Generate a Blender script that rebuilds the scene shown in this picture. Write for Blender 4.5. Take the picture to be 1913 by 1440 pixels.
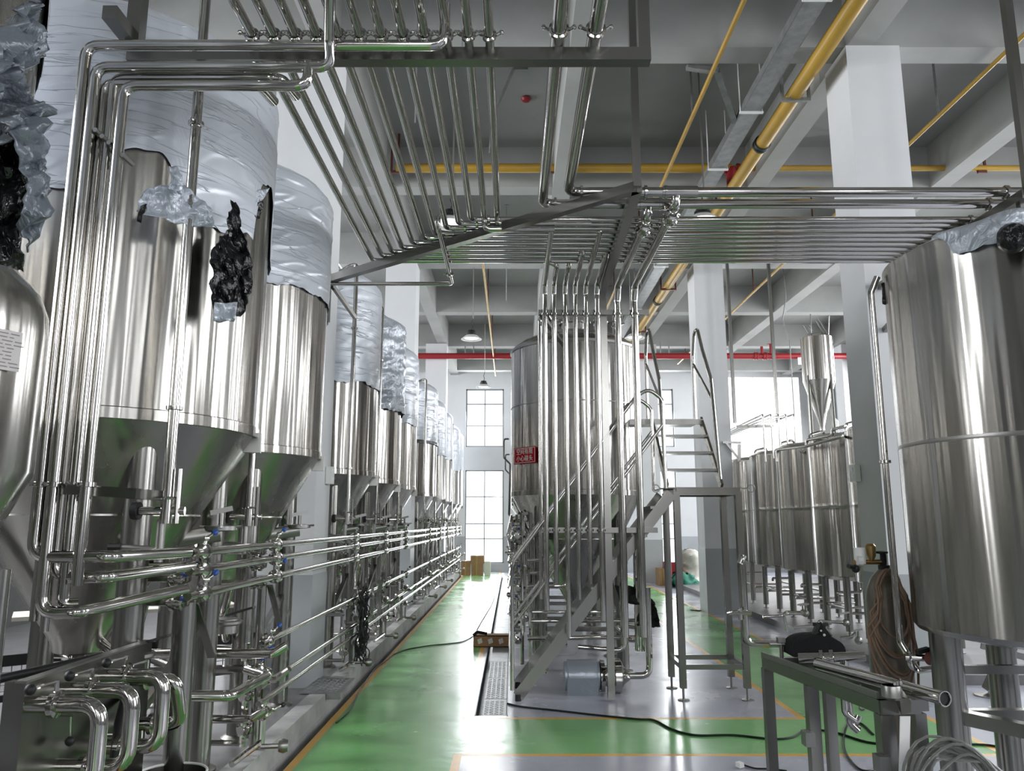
import bpy, math, random
from mathutils import Vector, Matrix, noise
R = math.radians
random.seed(7)
scene = bpy.context.scene
C = scene.collection
for o in list(bpy.data.objects): bpy.data.objects.remove(o)

# ---------------------------------------------------------------- camera
CAMZ = 1.65; PITCH = R(10.0); YAW = R(0.0); FOC = 1440.0
cd = bpy.data.cameras.new('camera'); cam = bpy.data.objects.new('camera', cd); C.objects.link(cam)
cam.location = (0, 0, CAMZ); cam.rotation_euler = (R(90) + PITCH, 0, -YAW)
cd.sensor_width = 36; cd.lens = 36 * FOC / 1913; cd.clip_start = .05; cd.clip_end = 200
scene.camera = cam
def P(px, py, Y=None, z=None, x=None):
    """point of the room seen at a photo pixel, at a given world depth Y, height z or side x"""
    u = (px - 956.5) / FOC; v = (720 - py) / FOC
    f = math.cos(PITCH) - math.sin(PITCH) * v; up = math.sin(PITCH) + math.cos(PITCH) * v
    dx = u * math.cos(YAW) + f * math.sin(YAW); dy = f * math.cos(YAW) - u * math.sin(YAW)
    t = Y / dy if Y is not None else ((z - CAMZ) / up if z is not None else x / dx)
    return Vector((dx * t, dy * t, CAMZ + up * t))

# ---------------------------------------------------------------- world, light, exposure
w = bpy.data.worlds.new('world'); scene.world = w; w.use_nodes = True
bg = w.node_tree.nodes['Background']; bg.inputs[0].default_value = (.93, .96, 1, 1); bg.inputs[1].default_value = 1.6
scene.view_settings.view_transform = 'Standard'; scene.view_settings.look = 'None'
scene.view_settings.gamma = 1; scene.view_settings.use_curve_mapping = False
scene.view_settings.exposure = 0.42
FARY = 26.2; BACKY = -6.0; LX = -7.2; RX = 10.2; CEIL = 7.3; BEAM = 6.65
def daylight(name, loc, rot, sx, sy, power):
    l = bpy.data.lights.new(name, 'AREA'); l.shape = 'RECTANGLE'; l.size = sx; l.size_y = sy
    l.energy = power; l.color = (.95, .975, 1)
    o = bpy.data.objects.new(name, l); C.objects.link(o); o.location = loc; o.rotation_euler = rot
    return o
DAY = 13.0       # watts per square metre of window
TILT = 28        # skylight comes in downwards
WIN_FAR = [(-.93, 1.3), (4.9, 1.3)]
WIN_BACK = [(-1.0, .8), (2.6, .8), (5.6, .8), (8.2, .8)]
WIN_SIDE = [-1.5, 2.0, 5.6, 9.2, 12.7, 16.3, 20.0, 23.6]
for x, wd in WIN_FAR: daylight('daylight_far', (x, FARY + .5, 3.4), (R(90 - TILT * .5), 0, R(180)), wd, 6.2, DAY * wd * 5.6 * 2.8)
for x, wd in WIN_BACK: daylight('daylight_back', (x, BACKY - .5, 4.6), (R(90 - TILT), 0, 0), wd, 3.6, DAY * wd * 4.8 * 2.8)
for y in WIN_SIDE:
    daylight('daylight_right', (RX + .5, y, 4.0), (R(90 - TILT), 0, R(90)), 1.2, 5, DAY * 1.2 * 4.4 * (3.4 if y < 10 else 5.2))
    if y > -1: daylight('daylight_left', (LX - .5, y, 4.4), (R(90 - TILT), 0, R(-90)), 1.2, 3.8, DAY * 1.2 * 3.4 * 5.5)

# ---------------------------------------------------------------- materials
def mat(name, col, rough=.5, metal=0, spec=.5, bump=None, var=None, emit=None, trans=0, coat=0, ior=1.45, colour2=None, cscale=3, aniso=None, crease=None):
    m = bpy.data.materials.new(name); m.use_nodes = True
    nt = m.node_tree; b = nt.nodes['Principled BSDF']
    c = tuple(col) + (1,)
    b.inputs['Base Color'].default_value = c; b.inputs['Roughness'].default_value = rough
    b.inputs['Metallic'].default_value = metal; b.inputs['Specular IOR Level'].default_value = spec
    b.inputs['IOR'].default_value = ior
    if trans: b.inputs['Transmission Weight'].default_value = trans
    if coat: b.inputs['Coat Weight'].default_value = coat; b.inputs['Coat Roughness'].default_value = .08
    if emit: b.inputs['Emission Color'].default_value = tuple(emit[:3]) + (1,); b.inputs['Emission Strength'].default_value = emit[3]
    tc = nt.nodes.new('ShaderNodeTexCoord')
    def nz(scale, detail=3, rgh=.5, dist=0):
        mp = nt.nodes.new('ShaderNodeMapping'); mp.inputs['Scale'].default_value = scale
        nt.links.new(tc.outputs['Object'], mp.inputs['Vector'])
        n = nt.nodes.new('ShaderNodeTexNoise'); n.inputs['Scale'].default_value = 1; n.inputs['Detail'].default_value = detail
        n.inputs['Roughness'].default_value = rgh; n.inputs['Distortion'].default_value = dist
        nt.links.new(mp.outputs[0], n.inputs['Vector']); return n
    if bump:
        prev = None
        for (scale, strength, distance, *rest) in bump:
            n = nz(scale, rest[0] if rest else 3, .5, rest[1] if len(rest) > 1 else 0)
            bp = nt.nodes.new('ShaderNodeBump'); bp.inputs['Strength'].default_value = strength; bp.inputs['Distance'].default_value = distance
            nt.links.new(n.outputs['Fac'], bp.inputs['Height'])
            if prev: nt.links.new(prev.outputs[0], bp.inputs['Normal'])
            prev = bp
        nt.links.new(prev.outputs[0], b.inputs['Normal'])
    if var:
        n = nz(var[0], 4)
        r = nt.nodes.new('ShaderNodeMapRange'); r.inputs['From Min'].default_value = .3; r.inputs['From Max'].default_value = .7
        r.inputs['To Min'].default_value = var[1]; r.inputs['To Max'].default_value = var[2]
        nt.links.new(n.outputs['Fac'], r.inputs['Value']); nt.links.new(r.outputs[0], b.inputs['Roughness'])
    if colour2:
        n = nz((cscale,) * 3 if not isinstance(cscale, tuple) else cscale, 6, .6)
        rp = nt.nodes.new('ShaderNodeValToRGB'); rp.color_ramp.elements[0].position = .38; rp.color_ramp.elements[1].position = .66
        rp.color_ramp.elements[0].color = c; rp.color_ramp.elements[1].color = tuple(colour2) + (1,)
        nt.links.new(n.outputs['Fac'], rp.inputs[0]); nt.links.new(rp.outputs[0], b.inputs['Base Color'])
    if aniso:
        tg = nt.nodes.new('ShaderNodeTangent'); tg.direction_type = 'RADIAL'; tg.axis = 'Z'; nt.links.new(tg.outputs[0], b.inputs['Tangent'])
        b.inputs['Anisotropic'].default_value = aniso[0]; b.inputs['Anisotropic Rotation'].default_value = aniso[1]
    if crease:
        mp = nt.nodes.new('ShaderNodeMapping'); mp.inputs['Scale'].default_value = crease[0]; mp.vector_type = 'POINT'; mp.inputs['Rotation'].default_value = (.2, .45, 0); nt.links.new(tc.outputs['Object'], mp.inputs['Vector'])
        n = nt.nodes.new('ShaderNodeTexNoise'); n.inputs['Scale'].default_value = 1; n.inputs['Detail'].default_value = 2.5; n.inputs['Distortion'].default_value = .5
        nt.links.new(mp.outputs[0], n.inputs['Vector'])
        a = nt.nodes.new('ShaderNodeMath'); a.operation = 'SUBTRACT'; a.inputs[1].default_value = .5; nt.links.new(n.outputs['Fac'], a.inputs[0])
        c2 = nt.nodes.new('ShaderNodeMath'); c2.operation = 'ABSOLUTE'; nt.links.new(a.outputs[0], c2.inputs[0])
        r = nt.nodes.new('ShaderNodeMapRange'); r.inputs['From Max'].default_value = crease[1]; r.inputs['To Min'].default_value = 1; r.inputs['To Max'].default_value = 0; nt.links.new(c2.outputs[0], r.inputs['Value'])
        bp = nt.nodes.new('ShaderNodeBump'); bp.inputs['Strength'].default_value = crease[2]; bp.inputs['Distance'].default_value = .012; nt.links.new(r.outputs[0], bp.inputs['Height'])
        if bump: nt.links.new(prev.outputs[0], bp.inputs['Normal'])
        nt.links.new(bp.outputs[0], b.inputs['Normal'])
    return m
M = {}
M['tank'] = mat('tank_steel', (.41, .395, .37), .2, 1, bump=[((6, 6, .25), .55, .035, 2), ((24, 24, .5), .08, .002, 2)], var=((9, 9, .4), .17, .28), aniso=(.8, .25))
M['cone'] = mat('cone_steel', (.42, .41, .38), .22, 1, bump=[((3, 3, 1.2), .25, .03, 2)], var=((6, 6, 2), .17, .32))
M['pipe'] = mat('pipe_steel', (.55, .535, .51), .1, 1, bump=[((8, 8, 8), .05, .004, 2)])
M['tube'] = mat('square_tube_steel', (.27, .265, .25), .26, 1)
M['weld'] = mat('weld_steel', (.34, .335, .32), .38, 1)
M['film'] = mat('plastic_film', (.60, .635, .70), .3, .15, .7, crease=((1.4, 1.4, 17), .016, .6), bump=[((1.5, 1.5, 2), .15, .02, 2)], colour2=(.66, .69, .75), cscale=1.6)
M['filmdk'] = mat('dark grey film', (.17, .19, .22), .3, .2, .8, bump=[((9, 9, 7), .8, .03, 5, 1.2)])  # film colour darkened to carry the shade at the left edge
M['filmcr'] = mat('crumpled_film', (.50, .54, .60), .24, .3, .8, bump=[((11, 11, 9), .9, .03, 5, 1.6)])
M['black'] = mat('black_film', (.006, .006, .007), .13, 0, .6, bump=[((14, 14, 10), .8, .03, 4, 1.3)])
M['rubber'] = mat('black_rubber', (.012, .012, .013), .5)
M['cloth'] = mat('black_cloth', (.008, .008, .009), .9, bump=[((30, 30, 30), .5, .01, 3)])
M['wall'] = mat('white_paint', (.66, .67, .685), .6, bump=[((3, 3, 3), .06, .01, 4)], colour2=(.62, .63, .645), cscale=1.1)
M['drywall'] = mat('grey wall', (.26, .26, .255), .85, bump=[((4, 4, 4), .12, .01, 4)], colour2=(.20, .20, .195), cscale=.8)
M['dado'] = mat('grey_paint', (.40, .42, .435), .4, colour2=(.36, .38, .39), cscale=2)
M['ceil'] = mat('ceiling_concrete', (.29, .295, .285), .85, bump=[((4, 4, 4), .15, .01, 4)], colour2=(.25, .255, .245), cscale=.7)
M['beam'] = mat('beam_concrete', (.36, .365, .355), .8, bump=[((5, 5, 5), .12, .01, 4)], colour2=(.31, .315, .305), cscale=.9)
M['gfloor'] = mat('grey_epoxy', (.43, .44, .50), .24, 0, .5, bump=[((2.5, 2.5, 2.5), .08, .01, 3)], var=((1.3, 1.3, 1), .14, .34), colour2=(.38, .39, .45), cscale=1.4)
M['green'] = mat('green_epoxy', (.17, .42, .145), .2, 0, .55, bump=[((3, 7, 2), .22, .012, 3)], var=((1.5, 1.5, 1), .14, .3), colour2=(.21, .48, .18), cscale=1.1)
M['yline'] = mat('yellow_line_paint', (.72, .40, .06), .3, colour2=(.62, .36, .09), cscale=9)
M['plinth'] = mat('plinth_concrete', (.20, .195, .20), .35, bump=[((6, 6, 6), .2, .01, 5)], colour2=(.14, .135, .14), cscale=2.3)
M['kerb'] = mat('kerb_concrete', (.44, .44, .435), .7, bump=[((9, 9, 9), .3, .01, 5)], colour2=(.31, .31, .305), cscale=3.5)
M['dark'] = mat('trench_dark', (.05, .048, .047), .5)
M['rust'] = mat('red_oxide', (.10, .028, .022), .5)
M['ypipe'] = mat('yellow_gas_paint', (.42, .25, .03), .38, colour2=(.34, .21, .035), cscale=2)
M['red'] = mat('red_paint', (.27, .018, .024), .35)
M['redsign'] = mat('red_sign', (.42, .012, .02), .7, spec=.2)
M['white'] = mat('white_plastic', (.82, .82, .80), .4)
M['blue'] = mat('blue_plastic', (.02, .075, .30), .35)
M['galv'] = mat('galvanised', (.36, .37, .37), .45, .8, colour2=(.27, .28, .28), cscale=8)
M['card'] = mat('cardboard', (.34, .20, .10), .8, colour2=(.28, .16, .08), cscale=8)
M['cardw'] = mat('pale_carton', (.62, .60, .54), .8)
M['cyl'] = mat('cylinder_worn_steel', (.20, .175, .14), .5, .35, bump=[((7, 7, 7), .3, .006, 5)], colour2=(.10, .085, .065), cscale=(14, 14, 3))
M['hose'] = mat('old_hose', (.20, .13, .085), .55)
M['brass'] = mat('brass', (.45, .30, .13), .35, .9)
M['clear'] = mat('clear_hose', (.35, .35, .33), .15, .0, .8, trans=.6)
M['cable'] = mat('cable_rubber', (.01, .016, .013), .45)
M['lamp'] = mat('lamp_shade', (.85, .86, .86), .35)
M['lampon'] = mat('lamp_lit', (.9, .9, .9), .4, emit=(1, .98, .94, 2.6))
M['frame'] = mat('window_frame_paint', (.22, .24, .25), .4, .3)
M['motor'] = mat('motor_wrap', (.34, .38, .42), .3, .3, bump=[((12, 12, 12), .6, .01, 4, .8)])
M['net'] = mat('green_net', (.02, .16, .11), .7)
M['paper'] = mat('label_paper', (.60, .57, .56), .6, bump=[((40, 40, 40), .1, .002)])
M['ink'] = mat('label_ink', (.30, .26, .27), .6)
# panel given its own glow to make the far corner bright
def panel_mat():
    m = bpy.data.materials.new('daylight_panel'); m.use_nodes = True; nt = m.node_tree; nt.nodes.clear()
    o = nt.nodes.new('ShaderNodeOutputMaterial'); e = nt.nodes.new('ShaderNodeEmission'); e.inputs[0].default_value = (1, 1, .99, 1); e.inputs[1].default_value = 1.15
    d = nt.nodes.new('ShaderNodeBsdfDiffuse'); a = nt.nodes.new('ShaderNodeAddShader')
    d.inputs[0].default_value = (.5, .5, .5, 1)
    nt.links.new(e.outputs[0], a.inputs[0]); nt.links.new(d.outputs[0], a.inputs[1]); nt.links.new(a.outputs[0], o.inputs[0]); return m
M['panel'] = panel_mat()
def glass_mat():
    m = bpy.data.materials.new('window_glass'); m.use_nodes = True; nt = m.node_tree; nt.nodes.clear()
    o = nt.nodes.new('ShaderNodeOutputMaterial'); t = nt.nodes.new('ShaderNodeBsdfTransparent'); g = nt.nodes.new('ShaderNodeBsdfGlossy')
    g.inputs['Roughness'].default_value = .05; mx = nt.nodes.new('ShaderNodeMixShader'); mx.inputs[0].default_value = .08
    nt.links.new(t.outputs[0], mx.inputs[1]); nt.links.new(g.outputs[0], mx.inputs[2]); nt.links.new(mx.outputs[0], o.inputs[0]); return m
M['glass'] = glass_mat()

# ---------------------------------------------------------------- mesh helpers
def frame_of(d, up=None):
    d = Vector(d).normalized()
    up = Vector(up) if up is not None else (Vector((0, 0, 1)) if abs(d.z) < .95 else Vector((1, 0, 0)))
    a = up.cross(d).normalized(); b = d.cross(a).normalized(); return d, a, b
class MB:
    def __init__(s): s.v = []; s.f = []; s.mi = []; s.m = 0
    def add(s, vs, fs):
        n = len(s.v); s.v += [Vector(v) for v in vs]; s.f += [tuple(i + n for i in f) for f in fs]; s.mi += [s.m] * len(fs); return s
    def obox(s, c, a, b, d):
        c, a, b, d = map(Vector, (c, a, b, d))
        vs = [c + i * a + j * b + k * d for k in (-1, 1) for j in (-1, 1) for i in (-1, 1)]
        return s.add(vs, [(0, 2, 3, 1), (4, 5, 7, 6), (0, 1, 5, 4), (2, 6, 7, 3), (0, 4, 6, 2), (1, 3, 7, 5)])
    def box(s, x0, x1, y0, y1, z0, z1):
        return s.obox(((x0 + x1) / 2, (y0 + y1) / 2, (z0 + z1) / 2), ((x1 - x0) / 2, 0, 0), (0, (y1 - y0) / 2, 0), (0, 0, (z1 - z0) / 2))
    def bar(s, p, q, w, h, up=None):
        p, q = Vector(p), Vector(q); d, a, b = frame_of(q - p, up)
        return s.obox((p + q) / 2, (q - p) / 2, a * w / 2, b * h / 2)
    def lathe(s, prof, c=(0, 0, 0), axis=(0, 0, 1), n=24, cap=True, a0=0, a1=2 * math.pi):
        c = Vector(c); d, a, b = frame_of(axis); full = abs(a1 - a0 - 2 * math.pi) < 1e-6
        k = n if full else n + 1; vs = []
        for r, z in prof:
            for i in range(k):
                t = a0 + (a1 - a0) * i / n; vs.append(c + d * z + a * (r * math.cos(t)) + b * (r * math.sin(t)))
        fs = []
        for j in range(len(prof) - 1):
            for i in range(n):
                i2 = (i + 1) % k if full else i + 1
                fs.append((j * k + i, j * k + i2, (j + 1) * k + i2, (j + 1) * k + i))
        if cap and full:
            if prof[0][0] > 1e-5: fs.append(tuple(range(k))[::-1])
            if prof[-1][0] > 1e-5: fs.append(tuple((len(prof) - 1) * k + i for i in range(k)))
        return s.add(vs, fs)
    def cyl(s, p, q, r, r2=None, n=14, cap=True):
        p, q = Vector(p), Vector(q)
        return s.lathe([(r, 0), (r2 if r2 is not None else r, (q - p).length)], p, q - p, n, cap)
    def ball(s, c, r, n=12, sz=1):
        return s.lathe([(max(1e-4, r * math.sin(math.pi * i / 8)), -r * sz * math.cos(math.pi * i / 8)) for i in range(9)], c, (0, 0, 1), n, False)
    def ring(s, c, axis, Rr, r, n=24, m=8):
        return s.lathe([(Rr + r * math.cos(2 * math.pi * i / m), r * math.sin(2 * math.pi * i / m)) for i in range(m + 1)], c, axis, n, False)
    def tube(s, pts, r, bend=0, n=10, cap=True):
        pts = [Vector(p) for p in pts]
        if not isinstance(r, (list, tuple)): pts = [p for i, p in enumerate(pts) if i == 0 or (p - pts[i - 1]).length > 1e-5]
        if bend:
            out = [pts[0]]
            for i in range(1, len(pts) - 1):
                p, c, q = pts[i - 1], pts[i], pts[i + 1]
                a = (p - c); b = (q - c); la, lb = a.length, b.length; a.normalize(); b.normalize()
                ang = a.angle(b)
                if ang > math.pi - .05: out.append(c); continue
                t = min(bend / math.tan(ang / 2), la * .49, lb * .49)
                s0 = c + a * t; s1 = c + b * t
                for k in range(6):
                    u = k / 5; out.append(s0 * (1 - u) ** 2 + c * 2 * u * (1 - u) + s1 * u * u)
            out.append(pts[-1]); pts = out
        vs = []; prev = None; K = len(pts)
        for i, p in enumerate(pts):
            d = (pts[min(i + 1, K - 1)] - pts[max(i - 1, 0)])
            if d.length < 1e-9: d = Vector((0, 0, 1))
            d.normalize()
            if prev is None: _, a, b = frame_of(d)
            else:
                a = prev - d * prev.dot(d)
                if a.length < 1e-6: _, a, _b = frame_of(d)
                a.normalize(); b = d.cross(a)
            prev = a
            rr = r[i] if isinstance(r, (list, tuple)) else r
            for k in range(n):
                t = 2 * math.pi * k / n; vs.append(p + a * (rr * math.cos(t)) + b * (rr * math.sin(t)))
        fs = [(i * n + k, i * n + (k + 1) % n, (i + 1) * n + (k + 1) % n, (i + 1) * n + k) for i in range(K - 1) for k in range(n)]
        if cap: fs += [tuple(range(n))[::-1], tuple((K - 1) * n + k for k in range(n))]
        return s.add(vs, fs)
    def build(s, name, m, parent=None, loc=None, smooth=True, angle=38):
        me = bpy.data.meshes.new(name)
        if loc is None:
            if parent is not None: loc = (0, 0, 0); off = parent_off(parent)
            elif s.v:
                xs = [v.x for v in s.v]; ys = [v.y for v in s.v]; zs = [v.z for v in s.v]
                loc = ((min(xs) + max(xs)) / 2, (min(ys) + max(ys)) / 2, min(zs)); off = Vector(loc)
        else: off = Vector(loc)
        me.from_pydata([tuple(v - off) for v in s.v], [], s.f)
        ms = m if isinstance(m, (list, tuple)) else [m]
        for k in ms: me.materials.append(M[k])
        if len(ms) > 1: me.polygons.foreach_set('material_index', s.mi)
        if smooth:
            me.polygons.foreach_set('use_smooth', [True] * len(me.polygons)); me.set_sharp_from_angle(angle=R(angle))
        me.update()
        o = bpy.data.objects.new(name, me); C.objects.link(o)
        if parent is None: o.location = loc
        else: o.parent = parent
        return o
OFF = {}
def parent_off(p):
    v = Vector((0, 0, 0))
    while p is not None: v += p.location; p = p.parent
    return v
def tag(o, label=None, cat=None, group=None, kind=None):
    if label: o['label'] = label
    if cat: o['category'] = cat
    if group: o['group'] = group
    if kind: o['kind'] = kind
    return o
def thing(name, label, cat, loc=(0, 0, 0), group=None):
    o = bpy.data.objects.new(name, None); C.objects.link(o); o.location = loc; o.empty_display_size = .1
    return tag(o, label, cat, group)
KIDS = {}
def kids(o): return list(o.children)
def copy_tree(o, loc, label=None, group=None):
    c = o.copy(); C.objects.link(c); c.location = loc
    if label: c['label'] = label
    if group: c['group'] = group
    for ch in kids(o):
        d = ch.copy(); C.objects.link(d); d.parent = c
        for g in kids(ch):
            e = g.copy(); C.objects.link(e); e.parent = d
    return c
def struct(name, mb, m, parent=None, **k):
    o = mb.build(name, m, parent, **k)
    if parent is None: o['kind'] = 'structure'
    return o
def clamp_ring(mb, c, axis, r, ears=False):
    d = Vector(axis).normalized(); c = Vector(c)
    mb.lathe([(r + .002, -.012), (r + .014, -.009), (r + .014, .009), (r + .002, .012)], c, d, 14, False)
    _, a, b = frame_of(d)
    if ears:
        for s in (-1, 1):
            e = c + a * s * (r + .012); mb.cyl(e, e + a * s * .02 + Vector((0, 0, .012)), .008, n=6); mb.ball(e + a * s * .026 + Vector((0, 0, .014)), .013, 8)
        return mb
    mb.cyl(c + a * (r + .008) , c + a * (r + .036), .006, n=6); return mb
def pipe(name, label, group, pts, r, bend=None, m='pipe', cat='pipe', clamps=(), n=10):
    """one pipe run; clamps = [(point, axis)]"""
    t = MB().tube(pts, r, r * 2.6 if bend is None else bend, n)
    if not clamps:
        return tag(t.build(name, m), label, cat, group)
    root = thing(name, label, cat, pts[-1], group)
    t.build('tube', m, root)
    for c, ax in clamps: clamp_ring(MB(), c, ax, r, abs(c[1] - 3.5) < .01).build('clamp', m, root)
    return root
def valve(parent, c, axis, r, hdir, knob='blue', L=.11):
    """butterfly valve: body with two clamp flanges (sub-part handle with a coloured knob)"""
    c = Vector(c); d = Vector(axis).normalized(); h = Vector(hdir).normalized()
    mb = MB(); mb.lathe([(r * 1.15, -.045), (r * 1.15, -.035), (r * 1.75, -.03), (r * 1.75, -.012), (r * 1.35, -.01), (r * 1.35, .01), (r * 1.75, .012), (r * 1.75, .03), (r * 1.15, .035), (r * 1.15, .045)], c, d, 14)
    mb.cyl(c, c + h * (r + .04), .011, n=8); mb.ball(c + h * (r + .045), .017, 8)
    b = mb.build('valve', 'pipe', parent)
    k = MB(); s = c + h * (r + .05); e = s + d * L * .75 + h * .02
    k.cyl(s, e, .006, n=6); k.m = 1; k.lathe([(.001, -.004), (.012, 0), (.017, .016), (.013, .034), (.001, .038)], e, d * .8 + h * .3, 10, False)
    hd = k.build('handle', ['pipe', knob], b)
    return b
# ================================================================ STRUCTURE
# floor: one slab of painted zones
def build_floor():
    xs = [LX, -2.2, -1.63, -1.54, -1.48, -.42, -.36, -.32, -.04, 2.44, 2.5, 3.52, 3.58, 4.2, RX]
    ys = [BACKY, 5.88, 5.94, 6.92, 6.98, 7.04, 25.6, FARY]
    mb = MB(); names = ['gfloor', 'green', 'yline']
    for i in range(len(xs) - 1):
        for j in range(len(ys) - 1):
            x = (xs[i] + xs[i + 1]) / 2; y = (ys[j] + ys[j + 1]) / 2
            if -1.63 < x < -1.54 and y < 25.6: continue        # open drain beside the kerb
            if -.32 < x < -.04 and 7.04 < y < 25.6: continue     # covered drain
            k = 0
            if -1.48 < x < -.42 and y < 25.6: k = 1
            if -1.54 < x < -1.48: k = 2
            if -.42 < x < -.36: k = 1 if 5.94 < y < 6.92 else 2
            if x > -.42 and 5.94 < y < 6.92 and x < 3.52: k = 1
            if -.42 < x < 3.58 and (5.88 < y < 5.94): k = 2
            if -.42 < x < 2.5 and 6.92 < y < 6.98: k = 2
            if 2.44 < x < 2.5 and y > 6.92: k = 2
            if 2.5 < x < 3.52 and y > 5.94: k = 1
            if 3.52 < x < 3.58 and y > 5.88: k = 2
            if y > 22 and x > -.36: k = 0
            mb.m = k; mb.add([(xs[i], ys[j], 0), (xs[i + 1], ys[j], 0), (xs[i + 1], ys[j + 1], 0), (xs[i], ys[j + 1], 0)], [(0, 1, 2, 3)])
    struct('floor', mb, names, smooth=False, loc=(0, 0, 0))
build_floor()
# raised plinths and drains
mb = MB(); mb.m = 0
mb.box(LX, -1.77, 1.0, 25.4, -.02, .16); mb.m = 1; mb.box(-1.77, -1.63, 1.0, 25.4, -.25, .165)
struct('plinth', mb, ['plinth', 'kerb'], smooth=False, loc=(0, 0, 0))
mb = MB().box(4.2, RX, 8.3, 22.5, -.02, .1); struct('plinth', mb, 'plinth', smooth=False, loc=(0, 0, 0))
mb = MB().box(-1.65, -1.63 + .004, 1, 25.6, -.3, 0).box(-1.63, -1.54, BACKY, 25.6, -.3, -.22).box(-1.54, -1.53, BACKY, 25.6, -.3, -.004)
struct('drain_channel', mb, 'kerb', smooth=False, loc=(0, 0, 0))
dr = MB().box(-.32, -.04, 7.04, 25.6, -.2, -.14).box(-.325, -.315, 7.04, 25.6, -.2, .004).box(-.045, -.035, 7.04, 25.6, -.2, .004).build('drain_channel', 'galv', None, (0, 0, 0), smooth=False)
dr['kind'] = 'structure'
def chequer(mb, x0, x1, y0, y1, z, s=.045):
    ny = int((y1 - y0) / s); nx = int((x1 - x0) / s)
    for i in range(nx):
        for j in range(ny):
            c = Vector((x0 + (i + .5) * s, y0 + (j + .5) * s, z)); a = (1, 1) if (i + j) % 2 else (1, -1)
            mb.obox(c, (a[0] * .013, a[1] * .013, 0), (-a[1] * .0035, a[0] * .0035, 0), (0, 0, .0025))
    return mb
y = 7.06; i = 0
while y < 25:
    L = .62 if i == 0 else 1.0
    if i < 40:
        mb = MB().box(-.255, -.05, y, y + L - .015, -.012, .0)
        if i < 3: chequer(mb, -.25, -.06, y + .01, y + L - .03, .0)
        mb.build('cover_plate', 'galv', dr, smooth=False)
    y += L; i += 1
cp = thing('drain_cover', 'chequered steel plate lying across the open drain beside the left yellow line', 'drain cover', (-1.7, 7.4, 0))
mb = MB().box(-1.86, -1.50, 7.1, 7.75, .166, .176); chequer(mb, -1.85, -1.51, 7.12, 7.74, .176); mb.build('plate', 'galv', cp, smooth=False)
MB().box(-1.62, -1.50, 7.1, 7.115, .12, .166).build('lip', 'galv', cp, smooth=False)

# ceiling and beams
struct('ceiling', MB().box(LX - .3, RX + .3, BACKY - .3, FARY + .3, CEIL, CEIL + .2), 'ceil', smooth=False, loc=(0, 0, 0))
BY = [-3.6, 0.0, 3.7, 7.5, 11.0, 14.55, 18.1, 21.8, 25.4]
for i, yy in enumerate(BY):
    struct('ceiling_beam', MB().box(LX, RX, yy, yy + .3, BEAM, CEIL), 'beam', smooth=False)
for xx in (-5.2, -2.12, .62, 3.57, 6.35, 9.3):
    struct('ceiling_beam', MB().box(xx, xx + .28, BACKY, FARY, BEAM - .012, CEIL), 'beam', smooth=False)
# columns
def column(x0, x1, y0, y1, base=0):
    o = struct('column', MB().box(x0, x1, y0, y1, base, BEAM - .012), 'wall', smooth=False)
    d = struct('painted_dado', MB().box(x0 - .006, x1 + .006, y0 - .006, y1 + .006, base, 1.16), 'dado', o, smooth=False); return o
for yy in (7.45, 14.45, 21.5):
    column(3.55, 4.12, yy, yy + .55); column(-2.45, -1.86, yy - .08, yy + .48, .16)
for yy in (.4, -5.0):
    column(3.55, 4.12, yy, yy + .55)
column(9.4, 9.95, 14.45, 15.0, .1); column(9.4, 9.95, 21.5, 22.05, .1)

# walls with window openings
def wall(name, origin, u, n, length, openings, thick=.2, dado=True):
    """wall in the plane origin + s*u, z up, outward normal n; openings = (s0, s1, z0, z1)"""
    o = Vector(origin); u = Vector(u); n = Vector(n); mb = MB()
    ss = sorted({0, length, *[a for op in openings for a in op[:2]]})
    def blk(s0, s1, z0, z1): mb.obox(o + u * (s0 + s1) / 2 + n * thick / 2 + Vector((0, 0, (z0 + z1) / 2)), u * (s1 - s0) / 2, n * thick / 2, (0, 0, (z1 - z0) / 2))
    for s0, s1 in zip(ss[:-1], ss[1:]):
        ops = sorted([op for op in openings if op[0] <= s0 + 1e-6 and op[1] >= s1 - 1e-6], key=lambda k: k[2])
        z = 0
        for op in ops: blk(s0, s1, z, op[2]); z = op[3]
        blk(s0, s1, z, CEIL)
    w_ = struct(name, mb, 'wall', smooth=False, loc=(0, 0, 0))
    if dado:
        mb = MB(); cuts = [op for op in openings if op[2] < 1.16]
        ss = sorted({0, length, *[a for op in cuts for a in op[:2]]})
        for s0, s1 in zip(ss[:-1], ss[1:]):
            top = min([op[2] for op in cuts if op[0] <= s0 + 1e-6 and op[1] >= s1 - 1e-6] + [1.16])
            mb.obox(o + u * (s0 + s1) / 2 - n * .004 + Vector((0, 0, top / 2)), u * (s1 - s0) / 2, n * .004, (0, 0, top / 2))
        mb.build('painted_dado', 'dado', w_, smooth=False)
    return w_
wn = [0]
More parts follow.
